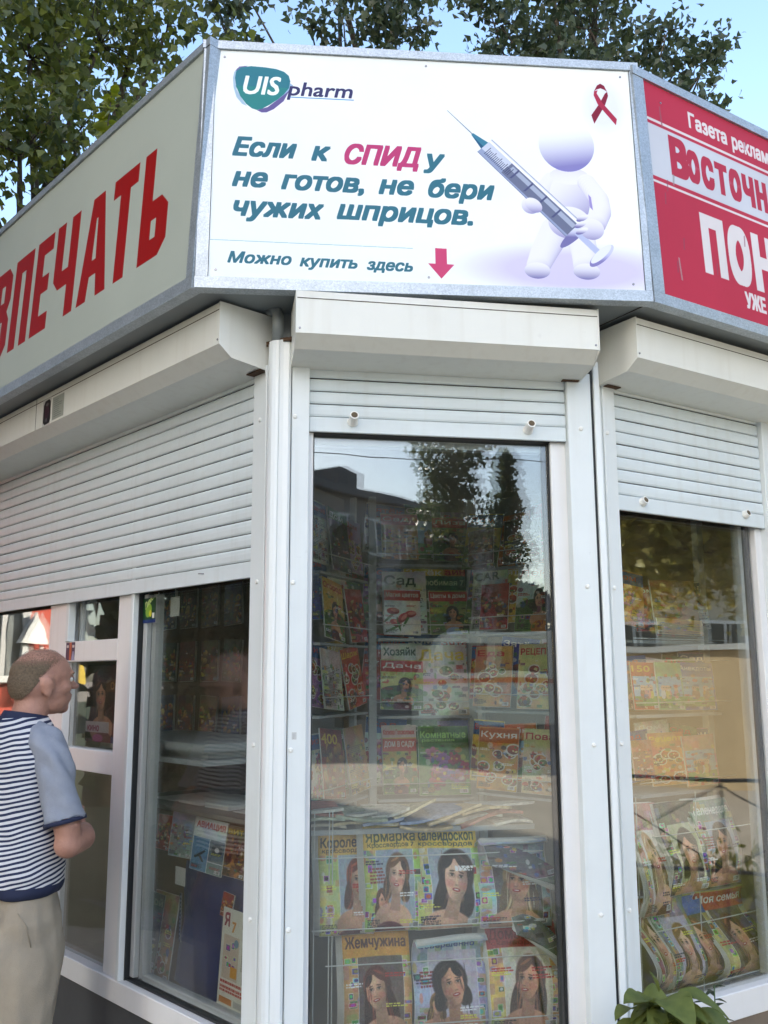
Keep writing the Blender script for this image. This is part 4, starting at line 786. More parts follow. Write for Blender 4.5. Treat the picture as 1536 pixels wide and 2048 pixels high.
paper_sheet('newspaper', FF, .716, .846, .225, .27, -.190, c('face', '', (.70, .80, .85), blu, seed=44, hair=(.75, .6, .4), top=(.3, .3, .4)), 'pale blue paper with blonde woman, its top folded over the wire', GA, seed=6, fold=.22)
paper_sheet('newspaper', FF, .289, .560, .205, .285, -.200, f('Жемчужина', (.85, .62, .35), (.3, .12, .08), band=(.92, .65, .2), seed=45, hair=(.36, .12, .07), top=(.3, .1, .2)), 'orange Жемчужина paper with a short haired woman on the lower wire', GA, seed=7, curl=.035)
paper_sheet('newspaper', FF, .510, .555, .225, .290, -.190, c('face', '', (.72, .74, .86), blu, sub='Совершенно', seed=46, hair=(.12, .09, .09), top=(.15, .12, .15)), 'white and lilac paper with dark haired woman, its top fold hanging over', GA, seed=8, fold=.28)
paper_sheet('newspaper', FF, .742, .548, .222, .305, -.195, f('Домашний', (.88, .75, .45), (.5, .1, .1), sub='сканворд', band=(.7, .2, .2), seed=47, hair=(.42, .24, .12), top=(.85, .6, .5)), 'yellow paper with laughing woman touching her cheek on the lower wire right', GA, seed=9, curl=.03)
# sheets bent over the upper right corners
def floppy(fr, u0, u1, z, n, label, group, im=None, dz=-.07, k=5):
    im = im or c('text', '', (.42, .43, .40), (.3, .3, .35), seed=int(u0 * 100))
    root = empty('newspaper', fr.P((u0 + u1) / 2, z, n), 0, label, 'newspaper', group)
    for j in range(k):
        mb = MB(); N_ = 8; top, bot = [], []
        for i in range(N_ + 1):
            t = i / N_; u = u0 + (u1 - u0) * t; zz = z + dz * t ** 1.8 - .008 * j * t + .005 * j * (1 - t) * .4; nn = n + .03 * math.sin(t * 2.6) - .005 * j
            top.append(fr.P(u + .006 * math.sin(t * 5 + j), zz - .045 - .012 * math.sin(t * 3.3), nn + .030)); bot.append(fr.P(u + .004 * j, zz + .010 * math.sin(t * 4), nn - .03))
        vs = top + bot + [q - Vector((0, 0, .0016)) for q in top + bot]; m_ = N_ + 1; fs = []
        for i in range(N_): fs += [(i, i + 1, m_ + i + 1, m_ + i), (2 * m_ + i + 1, 2 * m_ + i, 3 * m_ + i, 3 * m_ + i + 1), (i + 1, i, 2 * m_ + i, 2 * m_ + i + 1)]
        mb.add(vs, fs, 0); o = mb.build('page', [print_mat('page_print', im, .6) if (im and j == 0) else M['paper']], None, smooth=True);
        uvl = o.data.uv_layers.new(name='UVMap'); u_ = fr.U
        for lp in o.data.loops: q = o.data.vertices[lp.vertex_index].co - fr.O; uvl.data[lp.index].uv = ((q.dot(u_) - u0) / (u1 - u0), (q.z - z) * 6 + .5)
        o.parent = root; o.matrix_parent_inverse = Matrix.Translation(-root.location)
    return root
floppy(FF, .62, .855, 1.085, -.15, 'grey bundle of sheets flopping over the pale blue paper in the middle window', GA)
floppy(FF, .70, .875, .885, -.15, 'fan of grey pages drooping at the right end above the lower wire', GA, dz=-.10, k=7)
# loose heap of flat newspapers on the display ledge
lg = empty('display_ledge', FF.P(.48, 1.14, -.35), 0, 'ledge carrying the heap of flat newspapers behind the middle window', 'shelf')
mb = MB(); FF.box(mb, .085, .80, 1.125, 1.140, -.62, -.22); rp(mb, 'board', M['inner_frame'], lg)
hc = [(.75, .72, .62), (.8, .7, .45), (.35, .42, .6), (.78, .6, .35), (.7, .68, .62), (.6, .25, .2), (.82, .8, .7), (.5, .55, .4)]
for i in range(22):
    rg = random.Random(100 + i); u = .13 + (i % 7) * .098 + rg.uniform(-.02, .02); lv = i // 7; im_ = c('text', '', rg.choice(hc), red, seed=200 + i) if i % 2 else c('gold', '', rg.choice(hc), red, seed=200 + i)
    mb = MB(); w_, d_ = rg.uniform(.12, .17), .24; z = 1.142 + lv * .016; n0 = -.46
    N_ = 6; vs = []
    for t_ in (0, 1):
        for k_ in range(N_ + 1):
            a_ = k_ / N_
            for s_ in (0, 1): vs.append(FF.P(u - w_ / 2 + w_ * a_ + rg.uniform(-.001, .001), z + (.008 if t_ else 0) + .010 * math.sin(a_ * 3 + i) * s_ + (.018 * a_ * s_ * (i % 3)), n0 + s_ * d_ + .03 * (i % 4) * .4))
    m_ = (N_ + 1) * 2; fs = []
    for k_ in range(N_):
        q = k_ * 2; fs += [(m_ + q, m_ + q + 1, m_ + q + 3, m_ + q + 2), (q + 1, q, q + 2, q + 3), (q + 1, q + 3, m_ + q + 3, m_ + q + 1), (q, q + 2, m_ + q + 2, m_ + q)]
    fs += [(0, 1, m_ + 1, m_), (m_ - 2, m_ - 1, 2 * m_ - 1, 2 * m_ - 2)]
    mb.add(vs, fs); o = mb.build('newspaper', [mat('pulp', hc[i % 8], .8, var=.5, scale=50)], None, smooth=False)
    tag(o, '%s flat newspaper, %s from left, %s layer of the heap' % (('grey', 'ochre', 'blue', 'tan', 'pale', 'dark red', 'cream', 'green')[i % 8], ('first', 'second', 'third', 'fourth', 'fifth', 'sixth', 'seventh')[i % 7], ('bottom', 'middle', 'top', 'uppermost')[lv]), 'newspaper', 'flat newspapers heaped on the ledge')
# wire hangers of the middle window
def wires(fr, hs, vs_, label, r=.0019, z1=1.2, n=-.155, lo=.45):
    e = empty('wire_rack', fr.P(vs_[0], lo, n), 0, label, 'rack')
    for u0, u1, z, nn in hs: mb = MB(); mb.tube([fr.P(u0, z, nn), fr.P((u0 + u1) / 2, z - .001, nn), fr.P(u1, z, nn)], r, 6); rp(mb, 'wire', M['wire'], e)
    for u in vs_: mb = MB(); mb.tube([fr.P(u, lo, n - .05), fr.P(u, (z1 + lo) / 2, n - .045), fr.P(u, z1, n - .04)], r, 6); rp(mb, 'upright', M['wire'], e)
    return e
wires(FF, [(.09, .80, 1.071, -.150), (.09, .80, .870, -.150), (.13, .88, .772, -.150), (.13, .88, .60, -.15)], (.10, .145, .155, .86, .872, .884), 'white wire rack holding the newspapers in the middle window')
for (x0, z0_, lb) in ((.868, 1.18, 'a'),):
    pass

# ------------------------------------------------------------ right window display
GW = 'magazines on the rack in the right window'; GN = 'newspapers hung in the right window'
RW = [(.86, 1.865, .27, .23, -.45, c('gold', '', (.6, .4, .2), yel, seed=50), 'golden brown picture magazine on the top shelf in the right window'),
 (.845, 1.790, .27, .062, -.42, c('text', '', (.85, .72, .3), blu, seed=51), 'low yellow strip cover standing before the golden magazine'),
 (.658, 1.562, .139, .180, -.45, c('cartoon', '150', (.8, .25, .15), yel, seed=52, tsh=.18), 'red puzzle magazine left of the blue Анекдоты'),
 (.789, 1.560, .150, .183, -.44, c('cartoon', '', (.5, .75, .5), wht, seed=53), 'green comic magazine between the red and the blue ones'),
 (.950, 1.558, .211, .187, -.44, c('cartoon', 'Анекдоты', (.1, .35, .75), wht, seed=54), 'blue Анекдоты magazine in the right window'),
 (.628, 1.288, .11, .146, -.45, c('text', '', (.75, .45, .4), wht, seed=55), 'small pinkish booklet at the left of the third shelf in the right window'),
 (.767, 1.286, .205, .196, -.45, c('food', 'Рецепт', (.85, .55, .3), yel, seed=56), 'orange recipe magazine on the third shelf in the right window'),
 (.945, 1.273, .192, .192, -.44, c('cartoon', '', (.85, .6, .55), red, seed=57), 'white and red magazine with mushroom picture in the right window')]
for u, z, w_, h_, n, im, lb in RW: mag('magazine', FR, u, z, w_, h_, n, im, lb, lean=6, roll=rng.uniform(-1.5, 1.5), group=GW)
e = empty('magazine_rack', FR.P(.85, .06, -.5), 0, 'magazine rack with pale posts behind the right window', 'rack')
for u in (1.085, .555): mb = MB(); FR.box(mb, u - .017, u + .017, .065, 2.45, -.52, -.49); rp(mb, 'post', M['rack'], e)
for z in (1.735, 1.455, 1.165): mb = MB(); FR.box(mb, .573, 1.067, z - .012, z, -.64, -.42); rp(mb, 'shelf', M['inner_frame'], e)
for z in (1.74, 1.66, 1.50, 1.21): mb = MB(); mb.tube([FR.P(.55, z, -.40), FR.P(1.10, z, -.40)], .0022, 6); rp(mb, 'wire', M['wire'], e)
for a, lb_, k in ((( .365, .820, .133, .35), 'tall pale paper with a blonde woman beside the right guide rail', dict(seed=11, im=f('', (.75, .55, .5), red, seed=61, hair=(.8, .6, .4)))),
 ((.514, .874, .20, .293), 'dark newspaper with a man in a hat in the right window', dict(seed=13, im=c('face', '', (.22, .20, .20), wht, seed=62, hair=(.1, .08, .07), top=(.8, .8, .8)))),
 ((.705, .875, .22, .286), 'colourful paper with woman in pink top in the right window', dict(seed=15, im=f('Теленеделя', (.55, .65, .6), wht, seed=63, hair=(.15, .08, .06), top=(.85, .2, .45)))),
 ((.360, .600, .11, .26), 'brown toned paper at the left end of the lowest row in the right window', dict(seed=17, im=f('', (.6, .4, .3), wht, seed=64, hair=(.6, .45, .28)))),
 ((.463, .590, .16, .273), 'grey paper behind the blue topped one in the lowest row of the right window', dict(seed=19, im=f('', (.5, .5, .5), wht, seed=65, hair=(.55, .38, .2)))),
 ((.575, .590, .19, .254), 'blue topped yellow paper in the lowest row of the right window', dict(seed=21, im=f('', (.75, .75, .35), wht, band=(.3, .45, .75), seed=66, hair=(.5, .3, .2)))),
 ((.760, .575, .25, .275), 'wide curling yellow and red paper at the right end of the lowest row', dict(seed=23, im=f('Моя семья', (.78, .75, .45), wht, band=(.75, .25, .2), seed=67, hair=(.45, .25, .15))))):
    paper_sheet('newspaper', FR, a[0], a[1], a[2], a[3], -.20 + .006 * (k['seed'] % 5), k['im'], lb_, GN, seed=k['seed'], curl=.055 if a[1] < .7 else .03, pages=2)
wires(FR, [(.30, .93, 1.08, -.13), (.30, .93, .79, -.13), (.30, .93, .60, -.12)], (.30, .60, .92), 'white wire rack holding the newspapers in the right window', z1=1.2)

# ------------------------------------------------------------ left window display
GLW = 'magazines low in the left window'
for u, z, w_, h_, im, lb, ro in [(-.884, 1.045, .10, .12, c('gold', '', (.7, .15, .1), wht, seed=70), 'small red packet with white tag in the left window', 0),
 (-.757, 1.050, .152, .15, c('text', '', (.62, .66, .70), blu, seed=71), 'grey blue magazine left of АВИАЦИЯ in the left window', -2), (-.581, 1.033, .200, .172, c('air', 'АВИАЦИЯ', (.9, .92, .94), red, seed=72, tsh=.15), 'white and blue АВИАЦИЯ magazine with an aircraft in the left window', 1),
 (-.415, 1.034, .125, .158, c('gold', 'ВИТ', (.5, .35, .2), yel, seed=73), 'brown magazine right of АВИАЦИЯ beside the guide rail', 0), (-.99, .70, .21, .25, c('text', 'Домой', (.35, .42, .38), (.6, .65, .6), seed=74), 'dull green magazine low at the left of the left window', 1),
 (-.873, .690, .165, .29, c('food', '', (.7, .5, .35), red, seed=75), 'orange brown magazine beside the blue bag in the left window', 0), (-.458, .862, .065, .074, c('gold', '', (.7, .2, .12), yel, seed=76), 'tiny red booklet above the ИТОГИ newspaper', 4)]:
    mag('magazine', FL, u, z, w_, h_, -.20, im, lb, lean=8, roll=ro, group=GLW)
o = mag('newspaper', FL, -.262, .742, .198, .285, -.115, c('news', '', (.86, .85, .80), red, seed=77), 'white newspaper with red letter Я and ИТОГИ heading near the bottom of the left window', 'newspaper', lean=3, roll=1.5)
pn = Paint(200, 290, 1, 1.45, (.86, .85, .80)); rg = random.Random(5)
pn.text('Я', .05, 1.19, .19, (.55, .10, .25), .05); pn.text('7', .27, 1.12, .16, (.85, .55, .2), .05); pn.text('ИТОГИ', .55, 1.22, .11, (.08, .1, .12), .05, width=.42); lines(pn, .56, .95, 1.05, 1.18, (.6, .55, .6), .03, rg)
pn.rect(.07, .42, .50, 1.06, (.80, .72, .66)); pics(pn, 9, (.09, .44, .36, .95), rg); pn.ell(.42, .97, .06, .06, (.4, .55, .65)); pn.rect(.3, .46, .48, .62, (.85, .6, .2)); lines(pn, .58, .97, .62, .98, (.4, .4, .42), .035, rg); pn.rect(.62, .42, .95, .60, (.6, .6, .6))
lines(pn, .05, .97, .30, .39, (.75, .15, .15), .075, rg); lines(pn, .05, .97, .2, .26, (.75, .15, .15), .06, rg); pn.rect(.05, .06, .4, .15, (.8, .5, .25)); pn.rect(.45, .06, .95, .15, (.7, .7, .68))
o.data.materials[1] = print_mat('page_print', pn.image('news_print'), .6, .2)
# blue bag with tags
bg_ = empty('blue_bag', FL.P(-.575, .56, -.2), 0, 'large dark blue bag with a white price tag standing in the left window', 'bag')
mb = MB(); secs = []
for j in range(9):
    t = j / 8; z = .555 + .40 * t; wd = .222 - .02 * math.sin(t * 3.1) - .03 * max(0, t - .7) * 3; dp = .05 * (1 - t * .75); ring = []
    for k in range(20): a = k * math.pi / 10; cu, cn = math.cos(a), math.sin(a); ring.append(FL.P(-.575 + wd * math.copysign(abs(cu) ** .5, cu), z + .006 * math.sin(a * 3), -.24 + dp * math.copysign(abs(cn) ** .6, cn) + .008 * math.sin(a * 5 + t * 7)))
    secs.append(ring)
for j in range(8): mb.prism(secs[j], secs[j + 1], cap=False)
mb.add(secs[8], [tuple(range(20))])
rp(mb, 'bag_body', mat('blue_nylon', (.018, .035, .16), .42, var=.3, scale=6, bump=.5, bscale=12), bg_, smooth=True)
mb = MB(); FL.box(mb, -.765, -.700, .885, .945, -.186, -.184); rp(mb, 'price_tag', M['paper'], bg_)
pv = Paint(20, 200, .1, 1, (.02, .05, .2)); pv.rect(.0, 0, .1, 1, (.03, .06, .22))
for i in range(11): pv.rect(.03, .05 + i * .085, .07, .10 + i * .085, (.6, .65, .75))
sticker(FL, -.735, -.722, .70, .86, -.188, pv.image('bag_label'), 'bag_label', 'narrow vertical strip of pale lettering on the blue bag', 'label')
# zigzag wire tray and serving shelf, interior clutter
e = empty('wire_tray', FL.P(-.8, .55, -.15), 0, 'zigzag edged wire tray at the bottom of the left window', 'tray')
zz = [FL.P(-1.0 + i * .045, .575 if i % 2 else .535, -.12) for i in range(15)]; mb = MB(); mb.tube(zz, .002, 5); rp(mb, 'zigzag_wire', M['wire'], e); mb = MB(); mb.tube([FL.P(-1.02, .578, -.12), FL.P(-.35, .578, -.12)], .0022, 5); rp(mb, 'wire', M['wire'], e)
e = empty('serving_counter', FL.P(-.85, 1.3, -.3), 0, 'white serving counter shelf inside the left window', 'counter')
mb = MB(); FL.box(mb, -1.45, -.56, 1.345, 1.372, -.60, -.16); rp(mb, 'top_board', M['inner_frame'], e); mb = MB(); FL.box(mb, -1.45, -.55, 1.300, 1.318, -.62, -.15); rp(mb, 'front_edge', M['inner_frame'], e); mb = MB(); FL.box(mb, -1.42, -.60, 1.32, 1.343, -.58, -.20); rp(mb, 'drawer', M['inner_frame'], e)
e = empty('lower_shelf', FL.P(-.6, 1.13, -.3), 0, 'pale shelf of flat papers under the serving counter', 'shelf')
mb = MB(); FL.box(mb, -1.2, -.15, 1.130, 1.145, -.65, -.18); rp(mb, 'board', mat('pale_board', (.22, .22, .19), .6, var=.2), e)
for i in range(5): mb = MB(); FL.box(mb, -1.05 + i * .18, -.9 + i * .18, 1.147, 1.150 + .006 * (i % 3), -.5, -.25); tag(mb.build('newspaper', M['paper']), 'flat folded paper under the serving counter, %s from the left' % ('first', 'second', 'third', 'fourth', 'fifth')[i], 'newspaper', 'flat papers under the serving counter')
# posters behind the small sash panes, stickers
pp = Paint(220, 200, 1.1, 1, (.22, .15, .14)); portrait(pp, .35, .62, .45, (.35, .22, .15), top=(.55, .3, .25)); pp.rect(.45, .65, 1.1, .8, (.45, .3, .18)); pp.text('Отдохни', .55, .68, .09, (.8, .6, .3), .03); pp.rect(0, .12, .55, .26, (.85, .8, .8)); pp.text('кино', .05, .14, .09, (.6, .1, .3), .04); pp.rect(.62, .1, 1.05, .25, (.5, .2, .2)); pp.text('№10', .66, .13, .09, (.9, .85, .8), .04); pp.ell(.3, .05, .12, .05, (.8, .4, .6)); pp.rect(.6, 0, 1.0, .08, (.2, .35, .6))
pp.a *= .72  # dimness of the interior is put into the print
sticker(FL, -1.405, -.995, 1.350, 1.652, -.125, pp.image('poster'), 'poster', 'magazine poster with a woman behind the small pane beside the customer', 'poster')
pg_ = Paint(70, 50, 1.4, 1, (.05, .25, .12)); pg_.rect(0, 0, 1.4, .14, (.1, .2, .45)); pg_.ell(.6, .5, .35, .26, (.55, .7, .2), rot=.4); pg_.text('Лимон', .25, .55, .26, (.9, .95, .6), .04, rot=.45); pg_.rect(1.0, .18, 1.25, .4, (.9, .9, .88)); pg_.ell(.8, .38, .14, .14, (.9, .85, .2))
sticker(FL, -.838, -.745, 1.795, 1.885, -.059, pg_.image('lemon_sticker'), 'sticker', 'green and yellow lemon sticker at the top left corner of the left window pane', 'sticker')
pc = Paint(40, 50, .8, 1, (.08, .12, .3)); pc.rect(.3, 0, .5, 1, (.7, .35, .2)); pc.rect(.05, .7, .25, .85, (.8, .8, .8)); pc.rect(.55, .7, .75, .85, (.8, .8, .8)); pc.poly([(.5, 0), (.8, 0), (.7, .5), (.6, .5)], (.55, .6, .75))
sticker(FL, -1.4285, -1.345, 1.670, 1.742, -.036, pc.image('cards'), 'sticker', 'blue and orange card sticker on the transom above the customer', 'sticker')
mb = MB(); mb.tube([FL.P(-.685, 1.93, -.10), FL.P(-.683, 1.86, -.10)], .0012, 5); FL.box(mb, -.715, -.655, 1.815, 1.885, -.101, -.099); tag(mb.build('hanging_tag', M['paper']), 'small paper tag hanging at the top of the left window', 'tag')
# board of hanging packets deep inside, board and packet colours darkened so the inside reads dim
e = empty('display_board', FL.P(-1.95, .06, -.93), 0, 'brown board of hanging packets deep inside behind the left window', 'board')
mb = MB(); FL.box(mb, -2.5, -1.42, .07, 2.3, -.96, -.93); rp(mb, 'board_panel', mat('brown_board', (.14, .09, .055), .8, var=.3, scale=5), e)
cn = ['yellow', 'red', 'blue', 'orange', 'brown', 'green']; cc = [(.5, .38, .12), (.42, .12, .09), (.12, .18, .36), (.5, .3, .12), (.27, .18, .09), (.2, .3, .15)]
for r_ in range(3):
    for k in range(5):
        q = (k * 2 + r_ * 3) % 6
        mag('packet', FL, -2.36 + k * .205 + rng.uniform(-.015, .015), 1.95 - r_ * .27, .15, .20, -.915, c('gold', '', cc[q], wht, seed=300 + r_ * 5 + k), '%s packet, %s in the %s row of the left window board' % (cn[q], ('first', 'second', 'third', 'fourth', 'fifth')[k], ('top', 'middle', 'bottom')[r_]), 'packet', group='packets hanging on the board', lean=2, roll=rng.uniform(-4, 4), th=.012)

# second layer: covers half hidden behind the front ones, so that every shelf looks crowded
hid = [('pale', (.82, .82, .78)), ('red', (.72, .15, .12)), ('yellow', (.88, .75, .25)), ('green', (.3, .5, .25)), ('blue', (.2, .35, .65)), ('orange', (.85, .5, .2)), ('lilac', (.65, .5, .7))]
kinds = ['text', 'garden', 'food', 'flowers', 'gold', 'cartoon']
def filler(fr, z, us, n, where, h=.27, group=CEN):
    for k, u in enumerate(us):
        hn, hc_ = hid[(k * 3 + int(z * 100)) % 7]; sd = int(z * 1000) + k * 7
        mag('magazine', fr, u, z + rng.uniform(-.01, .03), rng.uniform(.16, .20), h + rng.uniform(-.02, .02), n - .004 * k, c(kinds[(k + int(z * 50)) % 6], rng.choice(['Сад', 'Дом', 'Лиза', 'Тайны', 'Зятёк', 'Вязание']), hc_, wht if k % 2 else red, band=(.15, .35, .6) if k % 3 == 0 else None, seed=sd), '%s cover half hidden, %s from left, %s' % (hn, ('first', 'second', 'third', 'fourth')[k], where), lean=6, roll=rng.uniform(-7, 7), group=group)
filler(FF, 2.245, (.54, .72, .90), -1.485, 'highest shelf of the back rack', .25)
filler(FF, 1.955, (.53, .73, .89), -1.49, 'second shelf of the back rack')
filler(FF, 1.625, (.54, .72, .88), -1.485, 'third shelf of the back rack', .30)
filler(FF, 1.265, (.54, .70, .87), -1.485, 'lowest shelf of the back rack', .29)
for z, nm in ((2.19, 'top'), (1.95, 'second'), (1.62, 'third'), (1.28, 'lowest')):
    filler(GR, z, (.05, .22, .42), -.015, nm + ' shelf of the right inner rack', .25, SID); filler(GL, z - .02, (.05, .25, .42), -.015, nm + ' shelf of the left inner rack', .25, LFT)
for z, nm in ((1.87, 'top'), (1.585, 'second'), (1.30, 'third')): filler(FR, z, (.62, .73, .90, 1.01), -.475, nm + ' shelf in the right window', .20, GW)

# ------------------------------------------------------------ the customer
def ring_loft(mb, rings, seg=28, pw=1.0):
    prev = None; rr = []
    for (cx, cy, cz, rx, ry) in rings:
        rr.append([Vector((cx + rx * math.copysign(abs(math.cos(a)) ** pw, math.cos(a)), cy + ry * math.copysign(abs(math.sin(a)) ** pw, math.sin(a)), cz)) for a in [k * 2 * math.pi / seg for k in range(seg)]])
    b = len(mb.v); mb.v += [tuple(q) for r in rr for q in r]
    for i in range(len(rr) - 1):
        for k in range(seg): mb.f.append((b + i * seg + k, b + i * seg + (k + 1) % seg, b + (i + 1) * seg + (k + 1) % seg, b + (i + 1) * seg + k)); mb.m.append(0)
    mb.f.append(tuple(b + k for k in range(seg))[::-1]); mb.m.append(0); mb.f.append(tuple(b + (len(rr) - 1) * seg + k for k in range(seg))); mb.m.append(0)
def ellip(mb, c, r, rot=None, seg=20, rg=12):
    R = rot.to_matrix() if rot else Matrix.Identity(3); b = len(mb.v); c = Vector(c)
    for j in range(rg + 1):
        t = math.pi * j / rg
        for k in range(seg): a = 2 * math.pi * k / seg; mb.v.append(tuple(c + R @ Vector((r[0] * math.sin(t) * math.cos(a), r[1] * math.sin(t) * math.sin(a), r[2] * math.cos(t)))))
    for j in range(rg):
        for k in range(seg): mb.f.append((b + j * seg + k, b + (j + 1) * seg + k, b + (j + 1) * seg + (k + 1) % seg, b + j * seg + (k + 1) % seg)); mb.m.append(0)
def fuse(mb, name, mt, parent, vox, smooth_it=6, disp=None):
    me = bpy.data.meshes.new(name); me.from_pydata(mb.v, [], mb.f); o = bpy.data.objects.new(name, me); C.objects.link(o)
    bm = bmesh.new(); bm.from_mesh(me); bmesh.ops.remove_doubles(bm, verts=bm.verts, dist=1e-5); bmesh.ops.recalc_face_normals(bm, faces=bm.faces); bm.to_mesh(me); bm.free()
    r = o.modifiers.new('r', 'REMESH'); r.mode = 'VOXEL'; r.voxel_size = vox
    s = o.modifiers.new('s', 'SMOOTH'); s.iterations = smooth_it; s.factor = .5
    m2 = bpy.data.meshes.new_from_object(o.evaluated_get(bpy.context.evaluated_depsgraph_get())); bpy.data.objects.remove(o)
    if disp:
        nr = [v.normal.copy() for v in m2.vertices]
        for v, n in zip(m2.vertices, nr): v.co += n * disp(v.co)
    m2.materials.clear(); m2.materials.append(mt); m2.polygons.foreach_set('use_smooth', [True] * len(m2.polygons)); m2.name = name
    return link(bpy.data.objects.new(name, m2), parent)
PR = empty('person', (-1.185, 3.17, 0), R_(-47.5), 'man in striped shirt and khaki trousers standing at the left window of the kiosk', 'person')
def skin_mat():
    m = mat('skin', (.47, .255, .19), .5, var=.2, scale=14, bump=.25, bscale=160, col2=(.37, .19, .14)); return m
body = MB()
# trunk under the clothes, neck, head
ring_loft(body, [(0, 0, .90, .12, .08), (0, 0, 1.1, .145, .10), (0, 0, 1.3, .14, .10), (0, -.005, 1.41, .10, .075), (0, .0, 1.45, .09, .07)])
ring_loft(body, [(0, -.005, 1.40, .075, .07), (0, .008, 1.46, .060, .060), (0, .022, 1.52, .056, .058), (0, .03, 1.58, .058, .06)])
ellip(body, (0, .048, 1.610), (.077, .101, .086)); ellip(body, (0, .015, 1.585), (.072, .070, .075)); ellip(body, (0, .085, 1.575), (.068, .062, .075))
ellip(body, (0, .090, 1.530), (.055, .055, .050)); ellip(body, (0, .122, 1.503), (.028, .024, .022)); ellip(body, (0, .112, 1.535), (.042, .040, .032))
ellip(body, (0, .135, 1.618), (.052, .016, .012)); ellip(body, (0, .147, 1.594), (.010, .016, .026)); ellip(body, (0, .164, 1.573), (.015, .019, .012))
ellip(body, (0, .143, 1.543), (.024, .012, .0075)); ellip(body, (0, .141, 1.531), (.021, .011, .007))
for s in (-1, 1):
    ellip(body, (s * .078, .040, 1.572), (.008, .020, .032), Euler((R_(-8), 0, s * R_(-18)))); ellip(body, (s * .083, .033, 1.585), (.007, .018, .020), Euler((0, 0, s * R_(-28)))); ellip(body, (s * .076, .046, 1.548), (.007, .009, .012))
    ellip(body, (s * .045, .105, 1.567), (.024, .028, .022))
    ring_loft(body, [(s * .09, 0, .05, .045, .055), (s * .09, -.01, .25, .055, .06), (s * .09, .0, .50, .06, .065), (s * .085, 0, .85, .065, .075), (s * .06, 0, .95, .06, .07)])
    ellip(body, (s * .09, .05, .045), (.042, .12, .04))
    ex = .230; body.tube([(s * .11, .008, 1.40), (s * .160, .024, 1.34), (s * .196, .044, 1.25), (s * ex, .062, 1.14), (s * (ex + .0), .064, 1.095)], [.034, .036, .040, .042, .040], 16)
    ellip(body, (s * ex, .064, 1.093), (.040, .042, .042))
    wr = Vector((s * .075, .190, 1.105 + (.035 if s < 0 else 0))); body.tube([(s * ex, .064, 1.093), (s * .17, .140, 1.10), tuple(wr)], [.043, .042, .028], 14)
    pd = Vector((-s * .98, .08, .05)).normalized(); pc = wr + pd * .045; ellip(body, pc, (.045, .018, .038))
    for k, ln in enumerate((.062, .072, .068, .052)):
        st = pc + pd * .03 + Vector((0, 0, .027 - k * .018)); m1 = st + pd * ln * .5 + Vector((0, .004, 0)); m2 = m1 + (pd + Vector((0, -.7, 0))).normalized() * ln * .45
        body.tube([st, m1, m2], [.0088, .0082, .0068], 8)
    th0 = wr + pd * .015 + Vector((0, 0, .03)); body.tube([th0, th0 + pd * .03 + Vector((0, .0, .022)), th0 + pd * .055 + Vector((0, -.008, .026))], [.011, .0095, .008], 8)
def bd(c):
    if c.z > 1.46: return .0008 * noise.noise(c * 60)
    return 0
bo = fuse(body, 'body', skin_mat(), PR, .0052, 5, bd)
# eyes and brows
for s in (-1, 1):
    mb = MB(); ellip(mb, (s * .031, .1345, 1.596), (.0125, .011, .009), seg=12, rg=8); mb.build('eye', mat('eye_white', (.6, .58, .55), .2), PR, smooth=True)
    mb = MB(); ellip(mb, (s * .033, .1450, 1.596), (.0050, .0025, .005), seg=10, rg=6); mb.build('iris', mat('iris_grey', (.05, .07, .08), .2), PR, smooth=True)
    mb = MB(); mb.tube([(s * .012, .151, 1.612), (s * .032, .146, 1.618), (s * .052, .130, 1.613)], [.0025, .0035, .002], 6); mb.build('eyebrow', mat('brow_hair', (.16, .11, .07), .8), PR, smooth=True)
# hair: close cropped shell with receding hairline, thinner on top
mb = MB(); ellip(mb, (0, .046, 1.6105), (.0788, .1028, .0880), seg=150, rg=100)
me = bpy.data.meshes.new('h'); ellip_v = [Vector(v) for v in mb.v]
m2 = MB(); ellip(m2, (0, .012, 1.583), (.0738, .0722, .0770), seg=150, rg=100)
def keep(v):
    if v.y > .052: lo = 1.632 + (v.y - .052) * .35
    elif v.y > .012: lo = 1.60 + (.0 if v.y < .02 else (v.y - .02) * 1.0)
    else: lo = 1.522 + max(0, v.y + .03) * 1.5
    if v.z > 1.635 and v.y > .06: return v.y < .098 + .01 * noise.noise(v * 40)
    return v.z > lo + .004 * noise.noise(v * 70) and v.y < .125
hm = MB(); base = 0
for src, inner in ((mb, None), (m2, None)):
    vs = [Vector(v) for v in src.v]; vs = [v + (v - Vector((0, .04, 1.6))).normalized() * .0016 * noise.noise(v * 160) for v in vs]
    fs = [f for f in src.f if all(keep(vs[i]) for i in f)]; hm.add(vs, fs)
hair = mat('short_brown_hair', (.19, .14, .09), .75, var=.45, scale=140, bump=.7, bscale=260)
n = hair.node_tree; bs = n.nodes['Principled BSDF']; tc = n.nodes.new('ShaderNodeTexCoord'); sx = n.nodes.new('ShaderNodeSeparateXYZ'); n.links.new(tc.outputs['Object'], sx.inputs[0])
mr = n.nodes.new('ShaderNodeMapRange'); mr.inputs[1].default_value = 1.635; mr.inputs[2].default_value = 1.695; n.links.new(sx.outputs['Z'], mr.inputs[0])
mxx = n.nodes.new('ShaderNodeMixRGB'); old = bs.inputs['Base Color'].links[0].from_socket; n.links.new(old, mxx.inputs[1]); mxx.inputs[2].default_value = (.36, .22, .15, 1); n.links.new(mr.outputs[0], mxx.inputs[0]); n.links.new(mxx.outputs[0], bs.inputs['Base Color'])
ho = hm.build('hair', hair, PR, smooth=True)
